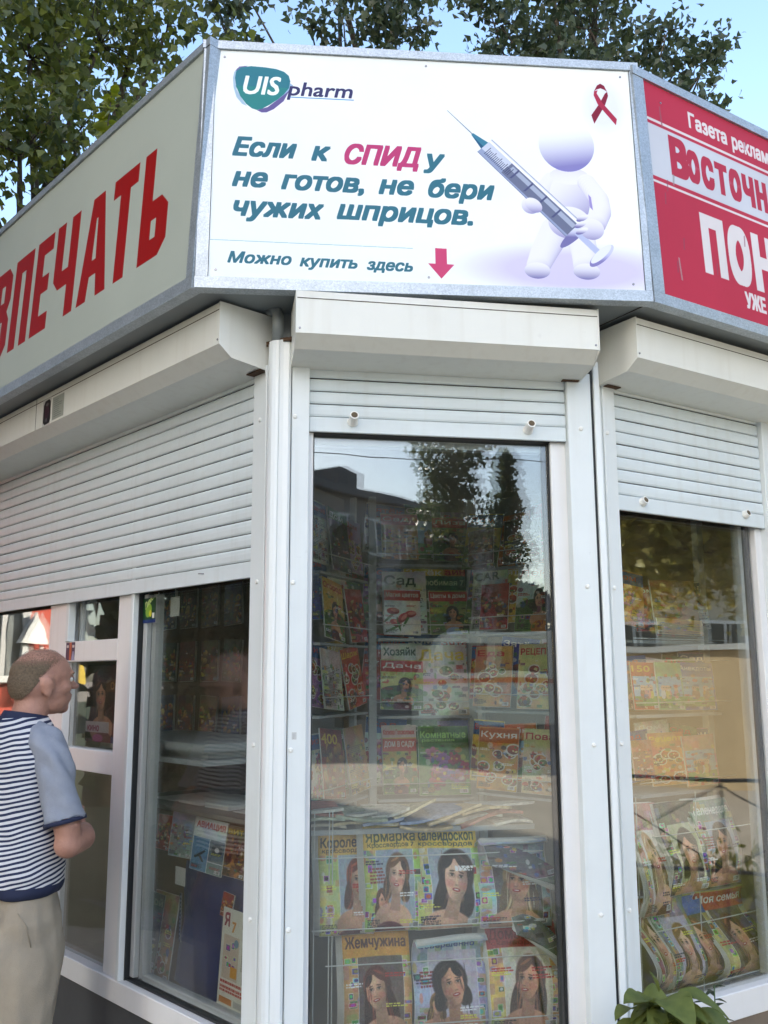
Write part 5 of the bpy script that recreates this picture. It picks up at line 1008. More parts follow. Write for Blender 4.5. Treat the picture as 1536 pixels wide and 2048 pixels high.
# cropped hair thins out towards its edge and over the crown: per-vertex density drives how many strands cover the skin
ca = ho.data.color_attributes.new('hair_cover', 'FLOAT_COLOR', 'POINT')
for i_, v_ in enumerate(ho.data.vertices):
    q = v_.co
    if q.y > .052: lo = 1.632 + (q.y - .052) * .35
    elif q.y > .012: lo = 1.60 + (.0 if q.y < .02 else (q.y - .02))
    else: lo = 1.522 + max(0, q.y + .03) * 1.5
    dn = min(1, max(0, (q.z - lo) / .022)) * .80 * (1 - .74 * min(1, max(0, (q.z - 1.615) / .05))) * min(1, max(0, (.112 - q.y) / .03)); ca.data[i_].color = (dn, dn, dn, 1)
at = n.nodes.new('ShaderNodeAttribute'); at.attribute_name = 'hair_cover'; sn = n.nodes.new('ShaderNodeTexNoise'); sn.inputs['Scale'].default_value = 420; sn.inputs['Detail'].default_value = 2; mp_ = n.nodes.new('ShaderNodeMapping'); mp_.inputs['Scale'].default_value = (1, 1, .4); n.links.new(tc.outputs['Object'], mp_.inputs[0]); n.links.new(mp_.outputs[0], sn.inputs[0])
ad = n.nodes.new('ShaderNodeMath'); ad.operation = 'ADD'; n.links.new(at.outputs['Fac'], ad.inputs[0]); n.links.new(sn.outputs[0], ad.inputs[1]); al = n.nodes.new('ShaderNodeMapRange'); al.inputs[1].default_value = .62; al.inputs[2].default_value = 1.0; n.links.new(ad.outputs[0], al.inputs[0]); n.links.new(al.outputs[0], bs.inputs['Alpha'])
# shirt: striped body, plain raglan sleeves, dark collar, cuffs and hem
def shirt_mat():
    m = mat('striped_jersey', (.8, .8, .8), .85); n = m.node_tree; N = n.nodes; L = n.links; b = N['Principled BSDF']
    tc = N.new('ShaderNodeTexCoord'); sp = N.new('ShaderNodeSeparateXYZ'); L.new(tc.outputs['Object'], sp.inputs[0])
    nz = N.new('ShaderNodeTexNoise'); nz.inputs['Scale'].default_value = 5; nz.inputs['Detail'].default_value = 2; L.new(tc.outputs['Object'], nz.inputs[0])
    a = N.new('ShaderNodeMath'); a.operation = 'MULTIPLY_ADD'; a.inputs[1].default_value = .035; L.new(nz.outputs[0], a.inputs[0]); L.new(sp.outputs['Z'], a.inputs[2])
    ab = N.new('ShaderNodeMath'); ab.operation = 'MULTIPLY_ADD'; ab.inputs[1].default_value = -.22; L.new(sp.outputs['Y'], ab.inputs[0]); L.new(a.outputs[0], ab.inputs[2])
    k = N.new('ShaderNodeMath'); k.operation = 'MULTIPLY'; k.inputs[1].default_value = 1 / .0150; L.new(ab.outputs[0], k.inputs[0])
    f = N.new('ShaderNodeMath'); f.operation = 'FRACT'; L.new(k.outputs[0], f.inputs[0]); g = N.new('ShaderNodeMath'); g.operation = 'GREATER_THAN'; g.inputs[1].default_value = .52; L.new(f.outputs[0], g.inputs[0])
    mx = N.new('ShaderNodeMixRGB'); mx.inputs[1].default_value = (.62, .62, .64, 1); mx.inputs[2].default_value = (.012, .022, .07, 1); L.new(g.outputs[0], mx.inputs[0])
    h = N.new('ShaderNodeMath'); h.operation = 'LESS_THAN'; h.inputs[1].default_value = .966; L.new(sp.outputs['Z'], h.inputs[0])
    m2 = N.new('ShaderNodeMixRGB'); m2.inputs[2].default_value = (.012, .018, .05, 1); L.new(h.outputs[0], m2.inputs[0]); L.new(mx.outputs[0], m2.inputs[1]); L.new(m2.outputs[0], b.inputs['Base Color']); return m
def fold(c):
    d = .0045 * noise.noise(Vector((c.x * 7, c.y * 7, c.z * 13))) + .0035 * noise.noise(Vector((c.x * 14, c.y * 10, c.z * 30 + c.x * 20)))
    if c.z < 1.16: d += .007 * (1.16 - c.z) / .2 * noise.noise(Vector((c.x * 9 + 3, c.y * 9, c.z * 34 - c.x * 14)))
    return d
tb = MB(); ring_loft(tb, [(0, 0, .935, .170, .132), (0, 0, .95, .178, .140), (0, .0, 1.0, .178, .144), (0, .005, 1.08, .172, .148), (0, .005, 1.18, .168, .142), (0, 0, 1.28, .172, .134), (0, -.005, 1.35, .172, .124), (0, -.008, 1.41, .150, .105), (0, -.006, 1.45, .120, .090), (0, -.004, 1.475, .078, .074)], 40)
fuse(tb, 'shirt_body', shirt_mat(), PR, .006, 5, fold)
slv = mat('blue_grey_jersey', (.28, .31, .375), .85, var=.12, scale=25, bump=.25, bscale=300)
for s in (-1, 1):
    sb = MB(); sb.tube([(s * .066, .010, 1.460), (s * .100, .012, 1.430), (s * .140, .016, 1.395), (s * .172, .024, 1.350), (s * .192, .036, 1.29), (s * .207, .046, 1.23), (s * .218, .054, 1.18), (s * .221, .056, 1.165)], [.020, .038, .055, .060, .059, .058, .062, .064], 26)
    fuse(sb, 'sleeve', slv, PR, .006, 4, lambda c: .011 * noise.noise(Vector((c.x * 14, c.y * 24 + c.z * 14, c.z * 6))) + .004 * math.sin(c.y * 60 + c.z * 34 + 3 * noise.noise(c * 8)) + .003 * noise.noise(c * 30))
    cb = MB(); cb.tube([(s * .220, .055, 1.169), (s * .222, .057, 1.157)], [.0655, .0658], 28); cb.build('sleeve_cuff', mat('navy_rib', (.014, .02, .055), .85), PR, smooth=True)
mb = MB(); K_ = 40
for j in range(K_):
    pass
ring = lambda z, rx, ry, dy: [Vector((rx * math.cos(k * 2 * math.pi / K_), dy + ry * math.sin(k * 2 * math.pi / K_), z + .012 * -math.sin(k * 2 * math.pi / K_))) for k in range(K_)]
mb.prism(ring(1.455, .088, .084, 0), ring(1.486, .068, .070, .004), cap=False); mb.prism(ring(1.486, .068, .070, .004), ring(1.470, .060, .062, .004), cap=False); mb.build('collar', mat('navy_rib', (.014, .02, .055), .85), PR, smooth=True)
# trousers
tr = MB(); ring_loft(tr, [(0, 0, .975, .150, .115), (0, 0, .93, .160, .125), (0, -.005, .86, .186, .146), (0, -.005, .80, .188, .146), (0, 0, .77, .17, .12)], 40)
for s in (-1, 1): ring_loft(tr, [(s * .088, -.003, .88, .080, .118), (s * .095, -.003, .78, .098, .124), (s * .10, .0, .62, .092, .106), (s * .10, .005, .48, .084, .095), (s * .10, .0, .30, .080, .090), (s * .10, .0, .10, .078, .09), (s * .10, .005, .055, .08, .095)], 30)
kh = mat('khaki_cotton', (.36, .31, .235), .9, var=.12, scale=9, bump=.25, bscale=350, col2=(.30, .26, .20))
def tfold(c): return .009 * math.sin((c.x * 22 + c.z * 16) + 3 * noise.noise(c * 5)) * max(0, min(1, (c.z - .35) * 2.2)) * .6 + .012 * noise.noise(Vector((c.x * 16, c.y * 16, c.z * 3.0))) + .006 * noise.noise(Vector((c.x * 28 + c.z * 9, c.y * 28, c.z * 9)))
fuse(tr, 'trousers', kh, PR, .0075, 4, tfold)
mb = MB(); mb.tube([(.170, -.055, .90), (.186, -.03, .86), (.188, -.015, .80)], .0016, 6); mb.build('pocket_seam', kh, PR, smooth=True)
mb = MB(); mb.hexa([(x, y, z) for z in (.79, .90) for x, y in ((.045, -.152), (.135, -.122), (.135, -.119), (.045, -.149))]); mb.build('back_pocket', kh, PR, bevel=.001)
for s in (-1, 1):
    sb = MB(); ellip(sb, (s * .10, .05, .045), (.048, .135, .045)); ellip(sb, (s * .10, -.03, .06), (.046, .06, .05)); o_ = fuse(sb, 'shoe', mat('black_leather', (.02, .02, .02), .4), PR, .01, 3)
    for v in o_.data.vertices: v.co.z = max(v.co.z, .002)

# ------------------------------------------------------------ foliage
def leaves_mesh(name, pos, size, mt, parent=None, droop=.5, rs=1, shape='poplar'):
    g = np.random.default_rng(rs); n = len(pos); pos = np.asarray(pos)
    if shape == 'poplar': prof = np.array([(0, 0), (.46, .26), (.20, .60), (0, 1.1), (-.24, .56), (-.42, .22)])
    else: prof = np.array([(0, 0), (.22, .35), (.17, .7), (0, 1.0), (-.17, .7), (-.22, .35)])
    d = g.normal(size=(n, 3)); d[:, 2] -= droop * 1.2; d /= np.linalg.norm(d, axis=1, keepdims=True)
    a = g.normal(size=(n, 3)); s = np.cross(d, a); s /= np.linalg.norm(s, axis=1, keepdims=True); nn = np.cross(d, s)
    sz = size * g.uniform(.65, 1.25, n); V = np.zeros((n, 6, 3))
    for k, (x, y) in enumerate(prof): V[:, k] = pos + (s * x + d * y + nn * (abs(x) * .35 - (y * (1 - y)) * .25)) * sz[:, None]
    idx = np.arange(n)[:, None] * 6; F = np.concatenate([idx + np.array([0, 1, 2, 3]), idx + np.array([0, 3, 4, 5])], 0)
    me = bpy.data.meshes.new(name); me.vertices.add(n * 6); me.vertices.foreach_set('co', V.ravel()); me.loops.add(len(F) * 4); me.loops.foreach_set('vertex_index', F.ravel())
    me.polygons.add(len(F)); me.polygons.foreach_set('loop_start', np.arange(len(F)) * 4); me.update(calc_edges=True); me.validate()
    me.materials.append(mt); o = bpy.data.objects.new(name, me); C.objects.link(o)
    if parent: o.parent = parent; o.matrix_parent_inverse = Matrix.Translation(-parent.location)
    o['kind'] = 'stuff'; return o
def tree(label, base, blobs, dens, leafsize, trunk_r, seed, mt=None, fork_z=3.2, droop=.6, group='trees around the kiosk', clump=.16, twigs=5):
    g = np.random.default_rng(seed); base = Vector(base); root = empty('tree', base, 0, label, 'tree', group); P = []
    top = Vector((base.x + .15, base.y - .1, fork_z)); tk = MB(); tk.tube([base - Vector((0, 0, .05)), base.lerp(top, .4) + Vector((.06, .03, 0)), top], [trunk_r * 1.25, trunk_r, trunk_r * .8], 14)
    o = tk.build('trunk', M['bark'], None, smooth=True); o.parent = root; o.matrix_parent_inverse = Matrix.Translation(-base)
    lb = MB()
    for (x, y, z, r) in blobs:
        c_ = Vector((x, y, z)); mid = top.lerp(c_, .5) + Vector(tuple(g.normal(size=3) * .12)) + Vector((0, 0, .15)); rr = max(.012, trunk_r * .22 * min(1, r * 1.6)); lb.tube([top, mid, c_], [rr * 1.9, rr * 1.2, rr * .5], 7)
        nc = max(3, int(dens * r * r * 9)); 
        for _ in range(nc):
            v = g.normal(size=3); v /= np.linalg.norm(v); q = np.array((x, y, z)) + v * r * g.uniform(.15, 1) ** .6
            if g.random() < .5 * twigs / 5: e_ = Vector(tuple(q)); lb.tube([c_.lerp(e_, .1), c_.lerp(e_, .55) + Vector(tuple(g.normal(size=3) * .03)), e_], [.009, .005, .0022], 4)
            k = int(g.integers(14, 30)); P.append(q + g.normal(size=(k, 3)) * clump * np.array([1, 1, .8]) * g.uniform(.5, 1.1))
        
    o = lb.build('limbs', M['bark'], None, smooth=True); o.parent = root; o.matrix_parent_inverse = Matrix.Translation(-base)
    leaves_mesh('crown', np.concatenate(P), leafsize, mt or M['leaf'], root, droop, seed)
    return root
TG = 'tall trees behind the kiosk'
tree('broad leafy tree rising behind the left sign, its crown filling the upper left', (-3.0, 7.4, 0), [(-2.7, 6.5, 6.26, .6), (-2.27, 6.8, 6.61, .5), (-1.8, 7.0, 6.84, .42), (-2.6, 6.2, 5.3, .55), (-2.3, 6.5, 5.67, .42), (-2.96, 6.0, 5.59, .73), (-1.85, 6.6, 5.85, .32), (-1.95, 6.3, 5.25, .36), (-1.42, 7.0, 6.62, .24), (-2.55, 6.6, 7.12, .8), (-1.9, 7.0, 7.6, .6), (-3.4, 6.4, 6.3, .9), (-3.2, 6.0, 4.6, .6), (-2.5, 6.3, 4.5, .5), (-3.0, 7.4, 8.2, 1.1), (-4.2, 7.0, 7.2, 1.2)], 9.5, .080, .16, 11, group=TG, mt=M['leaf_green'], clump=.14)
tree('tree whose drooping leafy branches hang over the middle of the white sign', (-.4, 9.2, 0), [(-1.40, 7.3, 7.2, .30), (-1.30, 7.4, 6.95, .20), (-1.25, 7.5, 7.7, .25), (-.64, 7.5, 7.33, .17), (-.34, 7.5, 7.32, .21), (-.02, 7.6, 7.42, .30), (.32, 7.6, 7.36, .20), (.20, 7.6, 7.7, .3), (-.40, 7.6, 8.0, .42), (-.6, 7.9, 8.8, .9), (.4, 8.0, 8.6, .6), (.08, 7.6, 7.18, .14)], 15, .075, .14, 12, fork_z=6.0, droop=.9, group=TG, clump=.085)
tree('tree behind the right half of the white sign with sunlit tips', (1.8, 9.0, 0), [(1.12, 8.0, 7.68, .30), (1.02, 8.0, 7.85, .25), (1.15, 8.0, 7.25, .22), (1.57, 8.2, 7.51, .46), (2.07, 8.4, 7.93, .5), (2.49, 8.2, 7.45, .40), (1.38, 8.0, 6.9, .40), (2.03, 8.0, 6.95, .44), (2.75, 8.0, 7.2, .30), (2.70, 8.0, 7.6, .26), (3.02, 8.0, 7.22, .14), (3.14, 8.0, 7.50, .09), (3.1, 8.0, 7.36, .08), (1.65, 8.2, 8.5, .66), (2.85, 8.0, 6.9, .22), (3.02, 8.0, 6.82, .12), (2.3, 8.4, 6.6, .5), (2.2, 8.6, 8.9, .9)], 13, .078, .15, 13, fork_z=5.2, group=TG, clump=.10)
# single large leaves: sprig over the left sign, plant by the right corner
def big_leaf(root, p, d, L, W, droop, mt, name='leaf', lobes=0, roll=0):
    d = Vector(d).normalized(); s = d.cross(Vector((0, 0, 1))).normalized(); s = Matrix.Rotation(roll, 3, d) @ s; u = s.cross(d); mb = MB(); n = 10; row = []
    for i in range(n + 1):
        t = i / n; w_ = W * (math.sin(math.pi * min(1, t * 1.02) ** .72) ** .85) * .5 + .0006; w_ *= 1 + (.10 * math.sin(t * 38) if lobes else .03 * math.sin(t * 50)); dn = -droop * L * t * t; c_ = Vector(p) + d * L * t + Vector((0, 0, 1)) * dn
        rowv = []
        for k in (-1, -.5, 0, .5, 1): rowv.append(c_ + s * w_ * k + u * (w_ * .32 * abs(k) + .012 * L * math.sin(t * 12 + k * 4) * abs(k)))
        row.append(rowv)
    vs = [q for r in row for q in r]; fs = [(i * 5 + k, i * 5 + k + 1, i * 5 + k + 6, i * 5 + k + 5) for i in range(n) for k in range(4)]
    nb = len(vs); vs += [q - u * .0012 for q in vs]; fs2 = [tuple(i + nb for i in f)[::-1] for f in fs]
    mb.add(vs, fs + fs2); o = mb.build(name, mt, None, smooth=True); o.parent = root; o.matrix_parent_inverse = Matrix.Translation(-root.location); return o
M['leaf3'] = leaf_mat('sunlit_maple_leaf', (.10, .15, .025), (.26, .28, .05), .5)  # yellow of sunlight is mixed into this leaf colour
sp = empty('climbing_sprig', (-1.55, 4.6, 3.3), 0, 'yellow green sprig of large leaves poking up behind the left sign', 'plant')
stem = [(-1.55, 4.6, 3.3), (-1.50, 4.55, 3.9), (-1.44, 4.5, 4.38), (-1.42, 4.48, 4.60)]
mb = MB(); mb.tube(stem, [.012, .008, .005, .003], 7); rp(mb, 'stem', M['bark'], sp, smooth=True)
rg = random.Random(3)
for i in range(34):
    t = i / 33; z = 4.12 + .50 * t; a = rg.uniform(0, 6.28); big_leaf(sp, (-1.47 + .05 * t, 4.5, z), (math.cos(a), -abs(math.sin(a)) * .6, rg.uniform(-.2, .5)), rg.uniform(.055, .10), rg.uniform(.04, .075), .35, M['leaf3'], lobes=1, roll=rg.uniform(-.8, .8))
pl = empty('broad_leaf_plant', (.70, 2.62, 0), 0, 'green plant with broad leaves growing up at the right corner of the kiosk', 'plant')
for i, (dx, dy, zt) in enumerate(((-.06, -.02, .74), (.03, .0, .80), (.10, .02, .75), (.0, -.03, .70))):
    mb = MB(); mb.tube([(.70 + dx * .2, 2.60, 0), (.70 + dx * .6, 2.58, zt * .55), (.70 + dx, 2.56 + dy, zt)], [.008, .006, .004], 7); rp(mb, 'stem', mat('green_stem', (.10, .16, .05), .6), pl, smooth=True)
LV = [((.66, 2.54, .735), (-.75, -.25, -.15), .17, .12, .5), ((.665, 2.55, .79), (-.45, -.35, .25), .13, .09, .25), ((.70, 2.54, .80), (.15, -.5, .12), .15, .11, .5), ((.73, 2.55, .805), (.7, -.25, .12), .15, .10, .5), ((.72, 2.55, .76), (.45, -.5, -.2), .18, .13, .6), ((.70, 2.53, .75), (-.2, -.6, -.2), .18, .14, .6),
      ((.78, 2.56, .76), (.7, -.3, -.15), .15, .11, .6), ((.64, 2.55, .71), (-.5, -.4, -.3), .16, .12, .5), ((.68, 2.56, .77), (.05, .3, .5), .09, .07, .2), ((.74, 2.54, .71), (.2, -.6, -.35), .18, .14, .5), ((.80, 2.54, .70), (.6, -.5, -.4), .15, .11, .5), ((.69, 2.55, .815), (-.2, .1, .6), .07, .05, .2)]
for i in range(30):
    a = rng.uniform(0, 6.28); rr_ = rng.uniform(.01, .09); LV.append(((.705 + rr_ * math.cos(a), 2.55 + .02 * math.sin(a), rng.uniform(.70, .80)), (math.cos(a), -.35 - .3 * rng.random(), rng.uniform(-.3, .35)), rng.uniform(.07, .12), rng.uniform(.05, .085), rng.uniform(.2, .6)))
for p_, d_, L_, W_, dr in LV: big_leaf(pl, p_, d_, L_ * .86, W_ * .84, dr, M['leaf2'], roll=rng.uniform(-.35, .35))
wd = empty('narrow_leaf_weed', (.86, 2.68, 0), 0, 'thin weed with small narrow leaves right of the broad leaved plant', 'plant')
mb = MB(); mb.tube([(.86, 2.68, 0), (.850, 2.63, .5), (.846, 2.60, .815)], [.004, .003, .0015], 6); rp(mb, 'stem', mat('green_stem', (.07, .12, .04), .6), wd, smooth=True)
for i in range(22): z = .60 + i * .0098; a = i * 2.4; big_leaf(wd, (.850 - .004 * i / 22, 2.61, z), (math.cos(a), math.sin(a), .35), .035 + .012 * (i % 3), .0105, .3, M['leaf'])

# ------------------------------------------------------------ the street around, seen in the window panes, plus an unseen block added for shade
def building(label, a, b, depth, H, col, floors, bays, z0=.9, wincol=(.03, .035, .04), name='apartment_building', roof=True, ww=1.4, wh=1.5, frame=(.6, .6, .58)):
    a, b = Vector((*a, 0)), Vector((*b, 0)); d = (b - a).normalized(); nrm = Vector((-d.y, d.x, 0)); L = (b - a).length
    if nrm.dot(-a) < 0: nrm = -nrm
    root = empty(name, a.lerp(b, .5), 0, label, 'building'); back = -nrm * depth
    mb = MB(); mb.hexa([a, b, b + back, a + back] + [q + Vector((0, 0, H)) for q in (a, b, b + back, a + back)]); rp(mb, 'wall', mat('facade', col, .9, var=.2, scale=.8, bump=.3), root)
    wm = mat('window_dark', wincol, .1); fm = mat('window_frame', frame, .5); me1 = me2 = None; fh = (H - z0) / floors
    for f_ in range(floors):
        for k in range(bays):
            c_ = a + d * (L * (k + .5) / bays) + Vector((0, 0, z0 + fh * f_ + fh * .45)); rz = math.atan2(d.y, d.x)
            if me1 is None:
                m1 = MB(); 
                for x0, x1, q0, q1 in ((-ww / 2, ww / 2, -wh / 2, -wh / 2 + .09), (-ww / 2, ww / 2, wh / 2 - .09, wh / 2), (-ww / 2, -ww / 2 + .08, -wh / 2 + .09, wh / 2 - .09), (ww / 2 - .08, ww / 2, -wh / 2 + .09, wh / 2 - .09), (-.04, .04, -wh / 2 + .09, wh / 2 - .09)): m1.box(x0, x1, -.06, .06, q0, q1)
                o1 = m1.build('window', fm, root); me1 = o1.data; m2_ = MB(); m2_.box(-ww / 2 + .08, ww / 2 - .08, -.03, .03, -wh / 2 + .09, wh / 2 - .09); o2 = m2_.build('pane', wm, o1); me2 = o2.data
            else: o1 = link(bpy.data.objects.new('window', me1), root); o2 = link(bpy.data.objects.new('pane', me2), o1)
            o1.location = c_ - root.location + nrm * .04; o1.rotation_euler = (0, 0, rz)
    if roof: mb = MB(); e_ = .4; mb.hexa([q + Vector((0, 0, H)) for q in (a - d * e_ + nrm * e_, b + d * e_ + nrm * e_, b + d * e_ + back, a - d * e_ + back)] + [q + Vector((0, 0, H + .35)) for q in (a - d * e_ + nrm * e_, b + d * e_ + nrm * e_, b + d * e_ + back, a - d * e_ + back)]); rp(mb, 'roof', mat('roof_felt', (.12, .12, .13), .9), root)
    return root, a, b, d, nrm
r, a, b, d, nn = building('long grey three storey block mirrored in the middle window left of the poplars', (2.5, -24.9), (22, -39.8), 12, 9, (.20, .19, .19), 3, 9)
mb = MB(); q = a + d * 10.2 - nn * 2; mb.box(-.65, .65, -2, 2, 9.36, 10.15); mb.v = [tuple(Matrix.Rotation(math.atan2(d.y, d.x), 3, 'Z') @ Vector(v) + Vector((q.x, q.y, 0))) for v in mb.v]; rp(mb, 'stair_housing', mat('housing', (.10, .10, .11), .9), r)
building('unseen tall block added behind the viewer to shade the kiosk', (-20, -22), (-7.3, -22), 12, 23.5, (.42, .40, .36), 7, 9)  # invented building out of view, placed to keep the sun off the kiosk
building('cream house with balconies mirrored through the leaves in the right window', (24, -2), (31, 9.5), 9, 7.5, (.62, .55, .40), 2, 5, frame=(.8, .8, .75))
# red shop to the left
r, a, b, d, nn = building('red brick shop with white gabled window seen in the far left pane', (-12.75, 8.75), (-8.0, 11.55), 5, 4.4, (.50, .075, .045), 1, 2, name='brick_shop', ww=.8, wh=1.3, z0=.4, roof=False)
for (x, y, z) in ((-11.95, 9.20, 2.1),):
    Q = a + d * ((Vector((x, y, 0)) - a).dot(d)) + nn * .10
    mb = MB(); s_ = .28; mb.prism([Q + d * -s_ + Vector((0, 0, 2.13)), Q + d * s_ + Vector((0, 0, 2.13)), Q + Vector((0, 0, 2.62))], [Q + nn * .12 + d * -s_ + Vector((0, 0, 2.13)), Q + nn * .12 + d * s_ + Vector((0, 0, 2.13)), Q + nn * .12 + Vector((0, 0, 2.62))]); rp(mb, 'gable_board', M['cap'], r)
    for x0, x1, z0, z1 in ((-.22, -.15, 1.35, 2.12), (.12, .20, 1.35, 2.12), (-.25, .25, 1.27, 1.345)): mb = MB(); mb.hexa([Q + d * x0 + Vector((0, 0, z0)), Q + d * x1 + Vector((0, 0, z0)), Q + d * x1 + nn * .05 + Vector((0, 0, z0)), Q + d * x0 + nn * .05 + Vector((0, 0, z0)), Q + d * x0 + Vector((0, 0, z1)), Q + d * x1 + Vector((0, 0, z1)), Q + d * x1 + nn * .05 + Vector((0, 0, z1)), Q + d * x0 + nn * .05 + Vector((0, 0, z1))]); rp(mb, 'window_surround', M['cap'], r)
for k, ch in enumerate('ИР'):
    xx = -.9 + k * .32 - 0.05
    for x0, x1, z0, z1 in (((0, .06, 1.5, 1.9), (.16, .22, 1.5, 1.9), (.06, .16, 1.62, 1.72)) if k == 0 else ((0, .06, 1.5, 1.9), (.06, .2, 1.84, 1.9), (.14, .2, 1.7, 1.84), (.06, .2, 1.64, 1.7))): mb = MB(); mb.hexa([Q + d * (xx + x0) + Vector((0, 0, z0)), Q + d * (xx + x1) + Vector((0, 0, z0)), Q + d * (xx + x1) + nn * .05 + Vector((0, 0, z0)), Q + d * (xx + x0) + nn * .05 + Vector((0, 0, z0)), Q + d * (xx + x0) + Vector((0, 0, z1)), Q + d * (xx + x1) + Vector((0, 0, z1)), Q + d * (xx + x1) + nn * .05 + Vector((0, 0, z1)), Q + d * (xx + x0) + nn * .05 + Vector((0, 0, z1))]); rp(mb, 'sign_letter_stroke', mat('yellow_letters', (.85, .6, .05), .5), r)
# poplars and bushes
def poplar(label, x, y, H, R, seed, n=5200, size=.22, name='poplar_tree', z0=1.2, grp='poplars beyond the road', mt=None):
    root = empty(name, (x, y, 0), 0, label, 'tree', grp); g = np.random.default_rng(seed)
    mb = MB(); mb.tube([(x, y, -.05), (x + .1, y, H * .5), (x, y, H * .96)], [R * .16, R * .1, .02], 10); rp(mb, 'trunk', M['bark'], root, smooth=True)
    t = g.random(n) ** .8; rad = R * (np.sin(np.pi * np.clip(t * .9 + .08, 0, 1)) ** .6) * (1 + .22 * np.sin(t * 31 + seed)); a_ = g.random(n) * 6.283; rr = rad * np.sqrt(g.random(n)) * (1 + .15 * np.sin(a_ * 5 + t * 20))
    P_ = np.stack([x + np.cos(a_) * rr, y + np.sin(a_) * rr, z0 + t * (H - z0)], 1); leaves_mesh('crown', P_, size, mt or M['leaf'], root, -.3, seed); return root
poplar('tall thick columnar poplar mirrored in the top centre of the middle window', 11.6, -23.0, 15, 1.15, 21, 8000)
poplar('lower slim poplar right of the thick one in the middle window', 14.5, -24.6, 9.6, .75, 22, 4000)
poplar('slender bare poplar between the two others', 13.2, -26, 9.5, .35, 23, 900)
for i, (x, y, H, R_w, lb) in enumerate(((9.5, -20, 5.3, 1.3, 'round bush at the foot of the thick poplar'), (12.6, -19.5, 4.2, 1.2, 'low bush between the two poplars'), (16.0, -20.5, 4.8, 1.4, 'green bushy tree at the right edge of the middle window mirror'), (8.0, -23.5, 6.5, 1.5, 'small tree before the grey block'))): poplar(lb, x, y, H, R_w, 30 + i, 2600, .2, 'bushy_tree', .4, 'bushes beyond the road')
SG = 'street trees beside the kiosk'
M['leaf_sun'] = leaf_mat('sun_tinted_leaf', (.16, .17, .04), (.34, .31, .09), .35)  # leaf colour lightened and yellowed to look sunlit
tree('spreading street tree with drooping leaves mirrored in the right window', (8.4, 4.6, 0), [(6.5, 2.2, 3.4, .7), (6.7, 3.1, 3.1, .6), (6.6, 2.6, 2.75, .45), (7.0, 3.6, 3.6, .8), (6.3, 1.6, 3.3, .6), (7.5, 3.0, 4.4, 1.2), (6.6, 3.4, 2.5, .3), (7.3, 1.2, 4.0, .9), (6.9, 2.6, 3.9, .9), (7.2, 4.2, 3.2, .7), (6.8, 2.0, 2.6, .35), (7.4, 3.6, 5.0, 1.0), (7.8, 2.2, 3.2, 1.0), (7.6, 3.4, 2.9, .8), (6.4, 2.9, 3.6, .5)], 15, .095, .17, 41, mt=M['leaf_sun'], fork_z=2.6, group=SG, clump=.2, twigs=2)
for i, (x, y, lb) in enumerate(((-6.4, 4.6, 'dark tree left of the kiosk behind the customer, nearer one'), (-9.0, 7.0, 'dark tree left of the kiosk, standing before the red shop'), (-5.6, 2.0, 'dark tree left of the kiosk, nearest to the viewer'))):
    tree(lb, (x - .6, y, 0), [(x, y, 2.2, 1.1), (x + .2, y + .3, 3.6, 1.2), (x - .3, y - .8, 3.0, 1.1), (x, y, 4.9, 1.2), (x + .1, y + .1, 1.1, .8), (x, y, 6.6, 1.7), (x - .6, y + 1, 8.3, 1.8), (x + .2, y - 1.6, 6.9, 1.6)] if i != 1 else [(x, y, 4.6, 1.2), (x, y - .9, 3.9, .9), (x, y, 6.6, 1.8), (x, y, 8.6, 1.8)], 9, .19, .18, 50 + i, fork_z=2.4, group='dark trees on the left, enlarged to block sky', clump=.4, twigs=1)  # crowns raised and moved close to block sky light from the left wall
# beige wall, railing and hedge mirrored on the right
bw = empty('garden_wall', (12.5, 2.5, 0), 0, 'long beige plastered wall mirrored in the right window', 'wall')
mb = MB(); mb.box(12.3, 12.55, -6, 12, 0, 1.95); rp(mb, 'wall_face', mat('beige_plaster', (.55, .42, .25), .9, var=.2, scale=2), bw); mb = MB(); mb.box(12.22, 12.63, -6.1, 12.1, 1.953, 2.04); rp(mb, 'coping', M['inner_frame'], bw)
rl = empty('low_railing', (3.2, 3.4, 0), 0, 'dark low railing with crossed bars mirrored at the lower right', 'railing')
for z in (1.07, .62): mb = MB(); mb.tube([(2.9, 1.6, z), (3.0, 5.4, z)], .010, 8); rp(mb, 'rail', M['steel_dark'], rl)
for i in range(6): mb = MB(); y = 1.7 + i * .72; mb.tube([(2.9 + .02 * i, y, 0), (2.9 + .02 * i, y, 1.06)], .009, 8); rp(mb, 'post', M['steel_dark'], rl)
for i in range(5): y = 1.7 + i * .72; mb = MB(); mb.tube([(2.92, y, .63), (2.92, y + .72, 1.05)], .005, 6); mb.tube([(2.92, y, 1.05), (2.92, y + .72, .63)], .005, 6); rp(mb, 'brace', M['steel_dark'], rl)
g = np.random.default_rng(9); P_ = np.stack([g.uniform(2.3, 6.0, 5200), g.uniform(1.5, 6.0, 5200), np.abs(g.normal(0, .16, 5200))], 1)
o = leaves_mesh('ground_weeds', P_, .09, M['leaf_sun'], None, -1.0, 9, 'narrow'); tag(o, 'tangle of green weeds on the ground right of the kiosk', 'weeds')
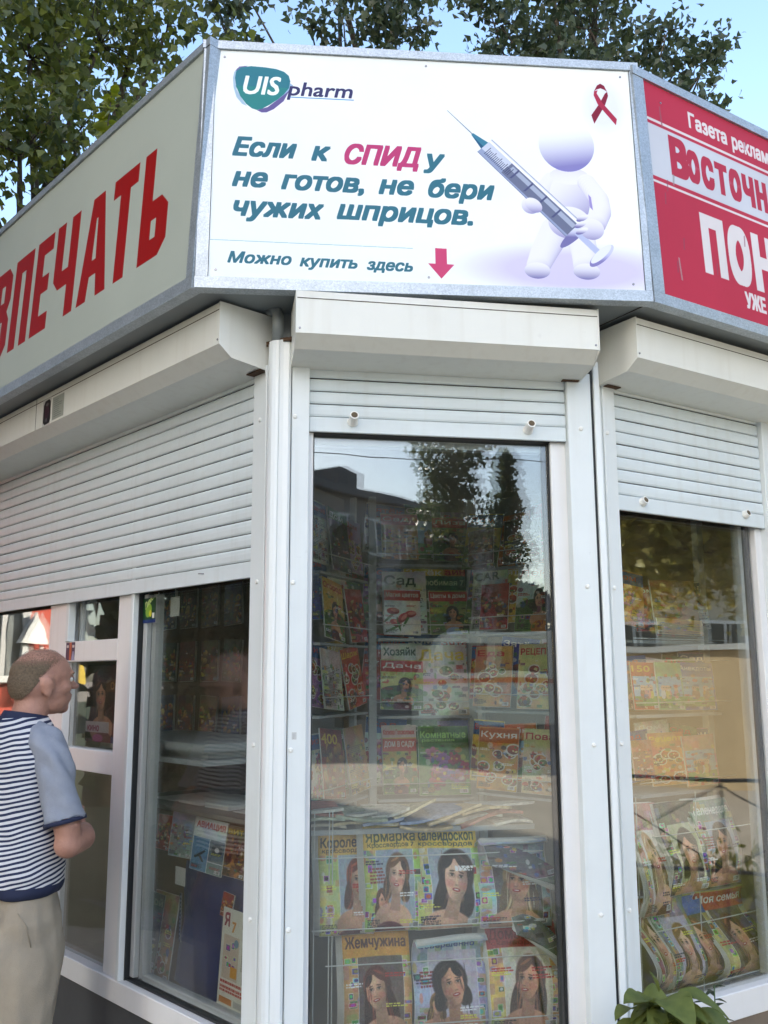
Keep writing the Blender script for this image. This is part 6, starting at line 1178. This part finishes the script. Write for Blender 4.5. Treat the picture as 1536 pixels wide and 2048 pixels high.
# van parked behind the viewer
van = empty('parked_van', (9.5, -13.5, 0), 0, 'cream minibus with orange stripe mirrored in the middle window', 'van')
vd = Vector((.908, .418, 0)).normalized(); vn = Vector((-vd.y, vd.x, 0)); vb = Vector((7.0, -14.95, 0)); vk = 1.32
def VP(x, y, z): return vb + vd * x * vk - vn * y * vk + Vector((0, 0, z * vk))
prof = [(0, .35), (0, .95), (.08, 1.15), (.42, 1.85), (.62, 1.98), (4.6, 1.98), (4.75, 1.85), (4.8, .9), (4.8, .35)]
mb = MB(); mb.prism([VP(x, 0, z) for x, z in prof], [VP(x, 1.75, z) for x, z in prof]); vo = mb.build('body', mat('cream_paint', (.80, .74, .58), .3), None, bevel=.03); vo.parent = van; vo.matrix_parent_inverse = Matrix.Translation(-van.location)
for x0, x1 in ((.62, 1.35), (1.5, 2.4), (2.5, 3.4), (3.5, 4.5)): mb = MB(); mb.hexa([VP(x0, -.004, 1.28), VP(x1, -.004, 1.28), VP(x1, .02, 1.28), VP(x0, .02, 1.28), VP(x0, -.004, 1.78), VP(x1, -.004, 1.78), VP(x1, .02, 1.78), VP(x0, .02, 1.78)]); rp(mb, 'side_window', mat('van_glass', (.02, .025, .03), .05), van)
mb = MB(); mb.hexa([VP(.02, -.006, 1.10), VP(4.78, -.006, 1.10), VP(4.78, .01, 1.10), VP(.02, .01, 1.10), VP(.10, -.006, 1.18), VP(4.78, -.006, 1.18), VP(4.78, .01, 1.18), VP(.10, .01, 1.18)]); rp(mb, 'stripe', mat('orange_stripe', (.65, .18, .04), .4), van)
for x in (.85, 3.9):
    for y in (.02, 1.55): mb = MB(); c0, c1 = VP(x, y - .02, .33), VP(x, y + .2, .33); ring = lambda c_, r_: [c_ + vd * r_ * math.cos(k * math.pi / 10) + Vector((0, 0, r_ * math.sin(k * math.pi / 10))) for k in range(20)]; mb.prism(ring(c0, .33 * vk), ring(c1, .33 * vk)); rp(mb, 'wheel', mat('tyre', (.02, .02, .02), .8), van); mb = MB(); mb.prism(ring(c0 + vn * .005, .25), ring(c0 - vn * .02, .25)); rp(mb, 'hub_cap', M['screw'], van)
mb = MB(); mb.tube([VP(.55, -.02, 1.35), VP(.50, -.16, 1.40)], .015, 6); mb.hexa([VP(.44, -.26, 1.28), VP(.48, -.26, 1.28), VP(.48, -.12, 1.28), VP(.44, -.12, 1.28), VP(.44, -.26, 1.55), VP(.48, -.26, 1.55), VP(.48, -.12, 1.55), VP(.44, -.12, 1.55)]); rp(mb, 'wing_mirror', M['steel_dark'], van)
# overhead cables
cb = empty('overhead_cable', (14, -16, 0), 0, 'pair of overhead cables crossing the mirrored sky in the middle window', 'cable')
for z in (7.6, 7.1): mb = MB(); mb.tube([(-2 + i * 3.2, -19 + i * .9, z + .4 - .45 * math.sin(i / 8 * math.pi)) for i in range(9)], .012, 5); rp(mb, 'cable', M['seal'], cb)
for x, y in ((-2, -19), (23.6, -11.8)): mb = MB(); mb.tube([(x, y, 0), (x, y, 8.3)], [.14, .10], 10); rp(mb, 'pole', M['inner_frame'], cb)
